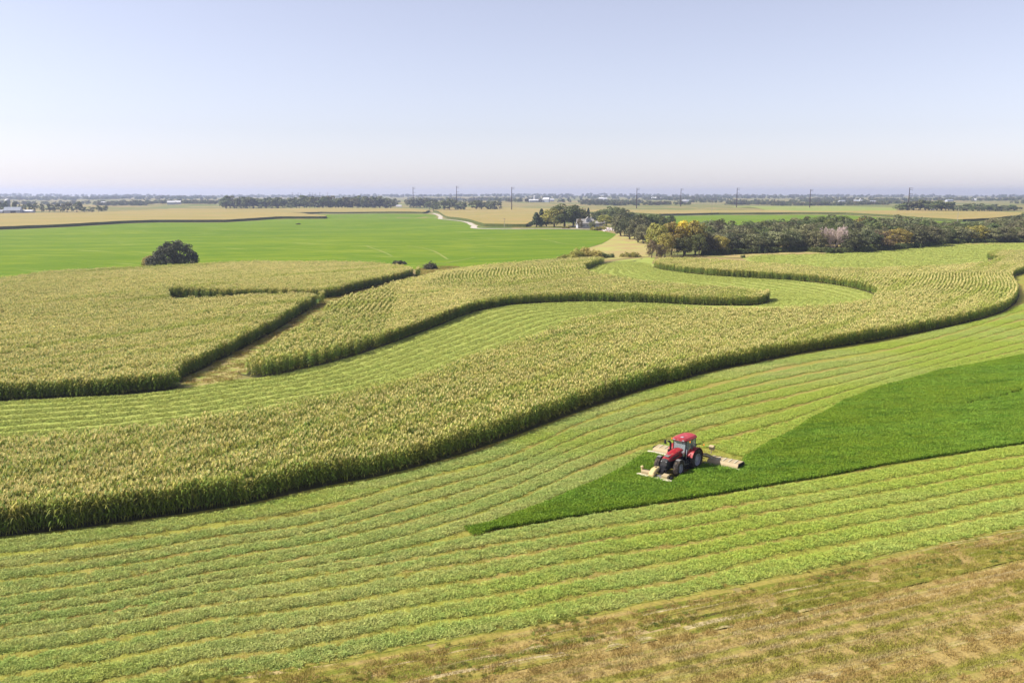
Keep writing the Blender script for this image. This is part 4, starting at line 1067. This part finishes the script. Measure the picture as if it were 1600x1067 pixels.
# ---------------------------------------------------------------- poles
def steel_pole(px, by, ty, label, D=None, H_=36.0, group='steel poles of the power line'):
    if D is None: D = H_ * FPX / (by - ty)
    x, y = at(px, D); z = float(terrain(x, y)); zt = CAM_H + D * math.tan(-PITCH + math.atan((533.5 - ty) / FPX)); h = zt - z
    e = empty('power_pole', (x, y, z), random.uniform(-.1, .1)); tag(e, label, 'power pole', group)
    MB().tube([(0, 0, -1), (0, 0, h * .5), (0, 0, h)], .80, 10, r1=.45).build('pole', M['rust'], e)
    for k, (dz, s) in enumerate(((.02, 4.6), (.085, 4.2), (.27, 4.6))):
        zz = h * (1 - dz) - .2
        a = MB().tube([(.2, 0, zz), (s * .6, 0, zz + .25), (s, 0, zz + .35)], .26, 6, r1=.16).build('arm', M['rust'], e)
        MB().tube([(s - .1, 0, zz + .3), (s - .1, 0, zz - 1.5)], .12, 6).build('insulator', M['insul'], a)
PL = ['steel power pole at the right, nearest of the row and tallest in view', 'steel power pole above the pale green strip, second nearest of the row', 'steel power pole behind the middle of the woods', 'steel power pole above the bright yellow tree, the slimmer one',
      'steel power pole right of the farmhouse trees', 'steel power pole standing straight above the middle of the bright green field', 'steel power pole rising behind the thin tree line, right of two', 'steel power pole rising behind the small grove by the white shed']
for (px, by, ty, D), lab in zip(((1412.5, 333.5, 293.5, None), (1260, 328, 296, None), (1147, 325, 293.8, None), (1060.5, 320.5, 295, 1750), (992.5, 321.5, 294, 1550), (799.5, 322.5, 292.5, 1450), (714.5, 310, 291, 1700), (647.5, 310, 292.5, 1800)), PL):
    steel_pole(px, by, ty, lab, D)
for i, px in enumerate((461, 470, 474, 488, 492, 496.5, 503.5, 515)):
    steel_pole(px, 0, 300.5 + (i % 3) * .7, f'very distant slim pole above the long tree line, {ordn(i + 1)} from the left', D=3400 + 60 * i, group='distant poles above the long tree line')
for px, by, ty, lab in ((1496, 347, 322, 'pale wooden utility pole in the tan corn on the right'), (1112, 335, 317, 'thin utility pole in the tan corn left of a steel pole'), (780, 331, 319, 'thin pale utility pole beside the tall central steel pole'),
                        (788, 355, 341, 'wooden utility pole by the gravel road near the farm trees'), (705, 333, 316, 'thin wooden pole behind the top of the gravel road')):
    x, y = G([(px, by)])[0]; h = (by - ty) * y / FPX
    e = empty('utility_pole', (x, y, float(terrain(x, y)))); tag(e, lab, 'utility pole')
    MB().tube([(0, 0, -1), (0, 0, h)], .2, 8, r1=.13).build('pole', M['pole_wood'], e)
    MB().box((0, -.2, h - .7), (2.4, .12, .14)).build('crossarm', M['pole_wood'], e)

# ---------------------------------------------------------------- tractor
def paint(name, c, rough=.3, dust=(0.35, 0.28, 0.18), **kw):
    return mat(name, c, rough=rough + .1, spec=.3, noise=[(.35, tuple(a * .75 + b * .25 for a, b in zip(c, dust)), .52, .7)], **kw)
M['red'] = paint('red_paint', (0.25, 0.008, 0.014), .4)
M['roof_red'] = paint('roof_red_sun_glare', (0.30, 0.030, 0.042), .5)  # pinker than the hood red: sun glare on the roof put into the colour
M['black'] = mat('black_metal', (0.022, 0.022, 0.025), rough=.55)
M['grille'] = mat('dark_grille', (0.05, 0.048, 0.048), rough=.6, bump=((.3, .3, .03), .6, .02))
M['tyre'] = mat('dusty_tyre', (0.035, 0.032, 0.030), rough=.9, noise=[(.25, (0.13, 0.10, 0.07), .5, .7)])
M['rim'] = mat('grey_rim', (0.30, 0.30, 0.34), rough=.45)
M['cabglass'] = mat('cab_glass', (0.30, 0.36, 0.38), rough=.05, spec=.7)
_b = M['cabglass'].node_tree.nodes['Principled BSDF']; _b.inputs['Alpha'].default_value = .42
M['chrome'] = mat('bright_metal', (0.6, 0.6, 0.62), rough=.3, metal=.8)
M['lamp'] = mat('headlamp_lens', (0.75, 0.75, 0.75), rough=.15, spec=.8)
M['cream'] = paint('cream_mower_paint', (0.31, 0.245, 0.14), .5, dust=(0.45, 0.36, 0.25))
M['cream_pale'] = paint('dusty_pale_mower_paint', (0.44, 0.41, 0.29), .6)
M['cream_yellow'] = paint('yellow_mower_cover', (0.44, 0.34, 0.16), .45)
M['amber'] = mat('amber_lens', (0.75, 0.22, 0.03), rough=.3)
M['grey_panel'] = mat('grey_plastic', (0.16, 0.155, 0.15), rough=.6)
M['skin'] = mat('skin', (0.50, 0.30, 0.22), rough=.6)
M['shirt'] = mat('light_shirt', (0.45, 0.42, 0.42), rough=.9)
M['hat'] = mat('dark_cap', (0.08, 0.08, 0.1), rough=.9)

zT = float(terrain(*TR)) + .02
tr = empty('tractor', (TR[0], TR[1], zT), HEAD)
tag(tr, 'red farm tractor with a tall glass cab mowing the wedge of alfalfa', 'tractor')
WB = 3.05
def wheel(x, y, rad, w, rimr, steer=0.0):
    s = 1 if y > 0 else -1
    we = empty('wheel', (x, y, rad)); we.parent = tr; we.rotation_euler = (0, 0, steer)
    mb = MB(); h = w / 2
    mb.lathe([(rimr, -h * .85), (rad * .90, -h * .95), (rad * .955, -h * .75), (rad * .955, h * .75), (rad * .90, h * .95), (rimr, h * .85), (rimr, -h * .85)], axis='Y', seg=40)
    nl = 22
    for k in range(nl):
        for sd in (-1, 1):
            a = 2 * math.pi * (k + (.5 if sd > 0 else 0)) / nl; da = .17
            P = []
            for (ya, aa) in ((0, a), (sd * h * .95, a + da)):
                for wdt in (-.045, .045):
                    for rr in (rad * .94, rad):
                        P.append((rr * math.cos(aa + wdt), ya, rr * math.sin(aa + wdt)))
            mb.add(P, [(0, 1, 3, 2), (4, 6, 7, 5), (0, 4, 5, 1), (2, 3, 7, 6), (1, 5, 7, 3), (0, 2, 6, 4)])
    mb.build('tyre', M['tyre'], we)
    rb = MB(); o = s * h
    rb.lathe([(rimr * 1.02, o * .84), (rimr * .93, o * .80), (rimr * .86, o * .35), (rimr * .5, o * .30), (rimr * .42, o * .62), (rimr * .30, o * .72), (0, o * .74)], axis='Y', seg=28)
    rb.lathe([(rimr * 1.01, -o * .84), (rimr * .9, -o * .5), (0, -o * .5)], axis='Y', seg=28)
    for k in range(8):
        a = k * math.pi / 4; rb.box((rimr * .66 * math.cos(a), o * .36, rimr * .66 * math.sin(a)), (.07, .08, .07))
    rb.build('rim', M['rim'], we)
wheel(0, 1.15, 1.03, .66, .60); wheel(0, -1.15, 1.03, .66, .60)
wheel(WB, 1.05, .80, .54, .44, .06); wheel(WB, -1.05, .80, .54, .44, .06)
# chassis, axles
ch = MB(); ch.box((1.5, 0, .95), (4.2, .62, .6)); ch.box((0, 0, 1.03), (.5, 1.9, .42)); ch.box((WB, 0, .78), (.34, 1.7, .26)); ch.box((3.9, 0, .9), (.9, .7, .5)); ch.box((-.6, 0, .95), (.8, .8, .7))
ch.build('chassis', M['black'], tr, bevel=.04)
# hood: lofted, sloping forward
def loft(secs, mi=0):
    mb = MB(); n = len(secs[0]); v = [p for s in secs for p in s]
    f = [(i * n + k, i * n + k + 1, (i + 1) * n + k + 1, (i + 1) * n + k) for i in range(len(secs) - 1) for k in range(n - 1)]
    f += [tuple(range(n - 1, -1, -1)), tuple((len(secs) - 1) * n + k for k in range(n))]
    mb.add(v, f, mi); return mb
def hsec(x, w, zb, zt, cr=.16):
    return [(x, -w, zb), (x, -w, zt - cr * 1.1), (x, -w + cr * .35, zt - cr * .3), (x, -w + cr, zt), (x, 0, zt + .05), (x, w - cr, zt), (x, w - cr * .35, zt - cr * .3), (x, w, zt - cr * 1.1), (x, w, zb)]
loft([hsec(1.25, .50, 1.55, 2.22), hsec(1.9, .50, 1.5, 2.20), hsec(2.7, .47, 1.45, 2.08), hsec(3.4, .44, 1.45, 1.92), hsec(3.85, .41, 1.5, 1.74)]).build('hood', M['red'], tr, smooth=False, bevel=.015)
loft([hsec(1.3, .47, 1.05, 1.56, .05), hsec(2.6, .45, 1.02, 1.47, .05), hsec(3.8, .40, 1.0, 1.5, .05)]).build('engine_side', M['black'], tr)
loft([hsec(3.82, .405, 1.0, 1.73), hsec(4.0, .39, .98, 1.66), hsec(4.16, .34, .98, 1.52)]).build('grille', M['grille'], tr, bevel=.02)
for s in (-1, 1): MB().box((4.08, s * .2, 1.50), (.14, .24, .08), ry=.3).build('headlight', M['chrome'], tr, bevel=.02)
MB().box((3.3, 0, 1.965), (.85, .46, .03), ry=.135).build('hood_vent', M['grey_panel'], tr)
for s in (-1, 1): MB().box((2.5, s * .485, 1.75), (1.5, .02, .16), rx=0, ry=.06).build('side_vent', M['grille'], tr)
# cab
X0, X1 = -.75, 1.2; ZB, ZT_ = 1.45, 2.98
pil = [(X1, .66, 'f'), (X1, -.66, 'f'), (.15, .80, 'm'), (.15, -.80, 'm'), (X0, .74, 'r'), (X0, -.74, 'r')]
for x, y, k in pil:
    xt = {'f': x - .12, 'm': x, 'r': x + .06}[k]
    MB().tube([(x, y, ZB), (xt, y * 1.03, ZT_)], .045, 6).build('pillar', M['black'], tr)
fl = MB(); fl.box(((X0 + X1) / 2, 0, 1.38), (X1 - X0 + .1, 1.55, .18)); fl.build('cab_floor', M['black'], tr)
def glass(name, pts, th=.015):
    a, b, c, d = [Vector(p) for p in pts]; n = (b - a).cross(d - a).normalized() * th
    MB().add([a, b, c, d, a + n, b + n, c + n, d + n], [(3, 2, 1, 0), (4, 5, 6, 7), (0, 1, 5, 4), (1, 2, 6, 5), (2, 3, 7, 6), (3, 0, 4, 7)]).build(name, M['cabglass'], tr)
glass('windscreen', [(X1, -.62, ZB + .05), (X1, .62, ZB + .05), (X1 - .12, .62, ZT_ - .03), (X1 - .12, -.62, ZT_ - .03)])
glass('rear_window', [(X0, .70, ZB + .35), (X0, -.70, ZB + .35), (X0 + .06, -.70, ZT_ - .03), (X0 + .06, .70, ZT_ - .03)])
for s in (-1, 1):
    glass('door_glass', [(X1 - .06, s * .69, ZB + .05), (.2, s * .81, ZB + .05), (.2, s * .83, ZT_ - .03), (X1 - .16, s * .71, ZT_ - .03)])
    glass('side_window', [(.1, s * .81, ZB + .45), (X0 + .05, s * .76, ZB + .45), (X0 + .1, s * .77, ZT_ - .03), (.1, s * .83, ZT_ - .03)])
rf = loft([[(x, y, z) for y, z in ((-w, 2.98), (-w - .03, 3.08), (-w * .8, 3.24), (-w * .3, 3.29), (w * .3, 3.29), (w * .8, 3.24), (w + .03, 3.08), (w, 2.98))] for x, w in ((-.98, .62), (-.9, .80), (-.2, .88), (.7, .86), (1.22, .76), (1.36, .60))])
rfo = rf.build('cab_roof', M['roof_red'], tr, bevel=.02)
MB().box((.95, .18, 3.30), (.28, .3, .07)).build('antenna_dome', M['rim'], tr, bevel=.02)
for s in (-1, 1):
    MB().box((1.33, s * .5, 3.06), (.08, .22, .1)).build('work_light', M['rim'], tr)
    MB().box((.9, s * 1.02, 2.95), (.08, .1, .14)).build('indicator', M['amber'], tr)
# seat, wheel, driver
st_ = MB(); st_.box((.0, 0, 1.75), (.5, .5, .14)); st_.box((-.26, 0, 2.1), (.12, .48, .62), ry=-.12); st_.build('seat', M['grey_panel'], tr, bevel=.03)
MB().tube([(.95, 0, 1.5), (.78, 0, 2.05)], .04, 8).build('steering_column', M['black'], tr)
rg = MB(); c0 = Vector((.76, 0, 2.08)); ax = Vector((-.35, 0, 1)).normalized(); u = ax.orthogonal().normalized(); v = ax.cross(u)
rg.tube([c0 + (u * math.cos(a) + v * math.sin(a)) * .2 for a in np.linspace(0, 2 * math.pi, 17)], .018, 6, cap=False); rg.tube([c0 - v * .2, c0 + v * .2], .014, 5); rg.build('steering_wheel', M['black'], tr)
# fenders
for s in (-1, 1):
    mb = MB(); prev = []
    for a in np.linspace(R(20), R(165), 12):
        for rr, y in ((1.20, .78), (1.20, 1.42), (1.16, 1.44), (1.15, .78)): prev.append((rr * math.cos(a), s * y, 1.03 + rr * math.sin(a)))
    f = []
    for i in range(11):
        for k in range(4): f.append((i * 4 + k, i * 4 + (k + 1) % 4, (i + 1) * 4 + (k + 1) % 4, (i + 1) * 4 + k))
    f += [(3, 2, 1, 0), (44, 45, 46, 47)]
    mb.add(prev, f)
    side = [(1.18 * math.cos(a), s * .80, 1.03 + 1.18 * math.sin(a)) for a in np.linspace(R(20), R(165), 12)] + [(-.7, s * .80, 1.35), (1.0, s * .80, 1.35)]
    mb.add(side, [tuple(range(14))]); mb.build('rear_fender', M['red'], tr)
    fm = MB(); pr_ = []
    for a in np.linspace(R(70), R(150), 8):
        for rr, y in ((.86, .84), (.86, 1.26), (.84, 1.26), (.84, .84)): pr_.append((WB + rr * math.cos(a), s * y, .80 + rr * math.sin(a)))
    fm.add(pr_, [(i * 4 + k, i * 4 + (k + 1) % 4, (i + 1) * 4 + (k + 1) % 4, (i + 1) * 4 + k) for i in range(7) for k in range(4)] + [(3, 2, 1, 0), (28, 29, 30, 31)])
    fm.build('front_fender', M['grey_panel'], tr)
    # mirror on its arm, steps, tank
    MB().tube([(X1 - .05, s * .7, 2.85), (X1 + .12, s * 1.1, 2.92), (X1 + .16, s * 1.42, 2.86)], .025, 6).build('mirror_arm', M['black'], tr)
    MB().box((X1 + .17, s * 1.48, 2.62), (.09, .24, .42)).build('mirror', M['black'], tr, bevel=.03)
    MB().tube([(-.7, s * .7, 2.3), (-.95, s * 1.2, 2.34), (-1.0, s * 1.5, 2.3)], .03, 6).build('lamp_arm', M['black'], tr)
    MB().box((-1.0, s * 1.52, 2.32), (.08, .16, .1)).build('indicator', M['amber'], tr)
sp_ = MB()
for i in range(4): sp_.box((1.45 - i * .03, .98 + i * .03, 1.25 - i * .27), (.5, .3, .05))
for x in (1.22, 1.68): sp_.box((x, 1.0, .85), (.04, .06, .95))
sp_.build('steps', M['black'], tr)
MB().tube([(.9, .72, .85), (1.9, .72, .85)], .3, 14).build('fuel_tank', M['grey_panel'], tr)
MB().tube([(.9, -.72, .85), (1.9, -.72, .85)], .3, 14).build('fuel_tank', M['grey_panel'], tr)
MB().tube([(1.45, .62, 1.55), (1.45, .66, 2.0), (1.5, .66, 2.1)], .09, 8).box((1.55, .62, 1.95), (.3, .3, .16)).build('filter_housing', M['chrome'], tr)
MB().tube([(1.3, .86, 1.3), (1.32, .88, 1.75), (1.2, .84, 2.2)], .03, 6).build('handrail', M['chrome'], tr)
ex = MB(); ex.tube([(1.62, -.70, 1.5), (1.62, -.74, 2.1), (1.62, -.74, 2.62), (1.72, -.78, 2.86), (1.98, -.84, 2.92)], .095, 10); ex.tube([(1.62, -.67, 1.45), (1.62, -.68, 2.0)], .16, 12); ex.build('exhaust', M['black'], tr)
ic = MB(); ic.tube([(2.0, -.62, 1.75), (2.0, -.70, 2.15)], .13, 10); ic.build('air_intake', M['black'], tr)
for s in (-1, 1): MB().tube([(4.0, s * .35, .8), (4.55, s * .42, .55)], .06, 6).build('front_link', M['black'], tr)
for s in (-1, 1): MB().tube([(-.8, s * .35, .9), (-1.6, s * .42, .65)], .06, 6).build('rear_link', M['black'], tr)

# driver, one skinned body
def driver():
    J = [(0, 0, 1.86), (.0, 0, 2.1), (.0, 0, 2.33), (.02, 0, 2.46), (.04, 0, 2.56), (.05, 0, 2.68),
         (-.01, .19, 2.33), (.16, .25, 2.12), (.42, .20, 2.06), (.60, .16, 2.10), (-.01, -.19, 2.33), (.16, -.25, 2.12), (.42, -.20, 2.06), (.60, -.16, 2.10),
         (.05, .11, 1.84), (.46, .15, 1.88), (.56, .15, 1.52), (.70, .15, 1.47), (.05, -.11, 1.84), (.46, -.15, 1.88), (.56, -.15, 1.52), (.70, -.15, 1.47)]
    E_ = [(0, 1), (1, 2), (2, 3), (3, 4), (4, 5), (2, 6), (6, 7), (7, 8), (8, 9), (2, 10), (10, 11), (11, 12), (12, 13), (0, 14), (14, 15), (15, 16), (16, 17), (0, 18), (18, 19), (19, 20), (20, 21)]
    Rr = [.15, .14, .15, .06, .10, .085, .07, .05, .042, .035, .07, .05, .042, .035, .09, .075, .05, .05, .09, .075, .05, .05]
    me = bpy.data.meshes.new('person'); me.from_pydata(J, E_, [])
    o = link('person', me, None, [M['shirt']]); o.location = tr.location; o.rotation_euler = tr.rotation_euler
    sk = o.modifiers.new('skin', 'SKIN')
    for i, r in enumerate(Rr): me.skin_vertices[0].data[i].radius = (r, r)
    me.skin_vertices[0].data[0].use_root = True
    o.modifiers.new('sub', 'SUBSURF').levels = 1
    tag(o, 'person in a light shirt seated at the steering wheel inside the tractor cab', 'person')
    hd = MB().lathe([(0, 2.44), (.075, 2.47), (.095, 2.56), (.09, 2.64), (0, 2.66)], c=(.05, 0, 0), seg=14).build('face', M['skin'], o)
    hd.data.transform(Matrix.Identity(4))
    MB().lathe([(.105, 2.62), (.10, 2.70), (.05, 2.745), (0, 2.75)], c=(.04, 0, 0), seg=14).box((.17, 0, 2.63), (.14, .15, .02)).build('cap', M['hat'], o)
driver()

# ---------------------------------------------------------------- mowers
def mower_at(name, a, b, label):
    p = loc(a, b); e = empty(name, (p[0], p[1], zT), HEAD); tag(e, label, 'mower'); return e
fm = mower_at('front_mower', WB + 2.35, 0, 'cream disc mower carried on the front of the red tractor')
W2 = 1.9
def bar(e, x, y0, y1, z=.20, w=.42):
    pts = []; ym = (y0 + y1) / 2; hl = abs(y1 - y0) / 2
    for k in range(20):
        a = 2 * math.pi * k / 20; c, s = math.cos(a), math.sin(a)
        pts.append((x + w / 2 * math.copysign(abs(c) ** .6, c), ym + hl * math.copysign(abs(s) ** .35, s)))
    n = len(pts); mb = MB(); mb.add([(p[0], p[1], z - .06) for p in pts] + [(p[0], p[1], z + .07) for p in pts], [tuple(range(n - 1, -1, -1)), tuple(range(n, 2 * n))] + [(k, (k + 1) % n, n + (k + 1) % n, n + k) for k in range(n)])
    return mb.build('cutter_bar', M['cream_pale'], e, bevel=.015)
bar(fm, .45, -W2, W2, .34, .58)
MB().box((.05, -.95, .50), (.55, 1.2, .46), ry=.2).build('cover_panel', M['cream'], fm, bevel=.03)
MB().box((.05, 1.02, .50), (.55, .62, .46), ry=.2).build('cover_panel', M['cream'], fm, bevel=.03)
MB().box((.02, .25, .42), (.45, 1.0, .28)).build('bed', M['grey_panel'], fm, bevel=.02)
hb = loft([[(x, y - .28, z) for y, z in ((-w, zb), (-w, zt - .12), (-w * .7, zt), (w * .7, zt), (w, zt - .12), (w, zb))] for x, w, zb, zt in ((.62, .24, .42, .58), (.50, .30, .45, .84), (.1, .32, .72, 1.08), (-.45, .31, .85, 1.16), (-.66, .28, .9, 1.14))])
hb.build('drive_cover', M['cream_yellow'], fm, bevel=.03)
MB().box((-.35, -.28, 1.15), (.28, .2, .03)).build('cover_slot', M['black'], fm)
for y in (-1.62,):
    MB().tube([(.0, y, .3), (.0, y, .95)], .11, 12).build('end_post', M['cream_yellow'], fm)
    MB().lathe([(.15, .93), (.17, 1.0), (.1, 1.08), (0, 1.09)], c=(0, y, 0), seg=14).build('post_cap', M['cream_yellow'], fm)
MB().tube([(.0, -1.5, .75), (-.1, -.6, .80)], .035, 6).build('tie_rod', M['black'], fm)
fr = MB()
for s in (-1, 1):
    fr.tube([(-1.0, s * .4, .5), (-.55, s * .45, .95), (-.05, s * .5, .5)], .05, 6); fr.tube([(-.85, s * .3, 1.15), (-.4, s * .32, .85), (.05, s * .4, .55)], .04, 6)
fr.box((-.95, 0, .8), (.12, .9, .14)); fr.box((-.55, .15, .72), (.3, .5, .4)); fr.build('lift_frame', M['black'], fm)
for k, y in enumerate((.0, .35, .7)):
    MB().tube([(-.7, y * .4, 1.0), (-.45, y + .1, 1.12), (-.1, y + .15, .6)], .022, 5).build('hose', M['black'], fm)
MB().lathe([(0, .25), (.2, .25), (.22, .45), (.12, .55), (0, .56)], c=(-.15, 1.45, 0), seg=14).build('swath_drum', M['black'], fm)

rm = mower_at('rear_mower', -2.2, 0, 'pair of wide cream disc mowers folded out behind the red tractor')
hs = MB(); hs.box((.45, 0, .85), (.2, 1.1, .9)); hs.box((.1, 0, .9), (.6, .5, .3)); hs.tube([(.1, -1.7, .85), (.1, 1.7, .85)], .09, 8); hs.build('headstock', M['cream'], rm)
MB().tube([(.35, 0, 1.1), (.1, 0, 1.7), (-.1, 0, 1.75)], .07, 6).build('mast', M['black'], rm)
for s in (-1, 1):
    y0, y1 = s * 1.35, s * 5.25; ym = (y0 + y1) / 2
    bar(rm, .62, y0 - s * .05, y1, .30, .42)
    # box cover: sloped front panel, flat ribbed top, open dark end
    prof = [(.40, .38), (.34, .55), (.16, .70), (-.90, .80), (-1.2, .62), (-1.15, .30)]
    if s > 0: MB().prism(prof[::-1], y0 + .15, y1 - .42).build('cover', M['cream'], rm, bevel=.02)
    else: MB().prism(prof, y0 - .15, y1 + .42).build('cover', M['cream'], rm, bevel=.02)
    for k in range(5):
        yy = y0 + s * (.45 + k * .62)
        MB().box((-.36, yy, .775), (.86, .10, .05), ry=.12).build('cover_rib', M['cream_pale'], rm)
    MB().box((-.36, y1 - s * .40, .56), (1.2, .06, .42)).build('open_end_shade', M['black'], rm)  # black sheet standing for the shade inside the open cover end
    MB().prism([(.5, .30), (-1.0, .30), (-1.05, .12), (.5, .12)][::1] if s < 0 else [(.5, .12), (-1.05, .12), (-1.0, .30), (.5, .30)], min(y0 + s * .1, y1 - s * .3), max(y0 + s * .1, y1 - s * .3)).build('disc_bed', M['grey_panel'], rm)
    MB().tube([(.3, s * .5, .95), (.15, s * 1.3, 1.15), (.2, s * 2.4, .9)], .08, 8).build('carry_arm', M['cream'], rm)
    MB().tube([(.45, s * .4, 1.25), (.35, s * 1.8, 1.0)], .035, 6).build('hydraulic_ram', M['chrome'], rm)
    MB().tube([(-.35, s * 1.55, 1.05), (-.4, s * 1.55, 1.45)], .05, 6).box((-.38, s * 1.6, 1.72), (.32, .5, .42), ry=.5).build('guard_flap', M['cream'], rm)

# ---------------------------------------------------------------- air
hb = MB().box((0, 0, 20), (18600, 18600, 96)); hz = hb.build('haze', [])
m = bpy.data.materials.new('haze_air'); m.use_nodes = True; nt = m.node_tree; nt.nodes.clear()
pv = nt.nodes.new('ShaderNodeVolumePrincipled'); pv.inputs['Color'].default_value = (.62, .70, .95, 1); pv.inputs['Density'].default_value = HAZE; pv.inputs['Anisotropy'].default_value = .3
ou = nt.nodes.new('ShaderNodeOutputMaterial'); nt.links.new(pv.outputs[0], ou.inputs['Volume']); hz.data.materials.append(m)
tag(hz, None, None, None, 'stuff')
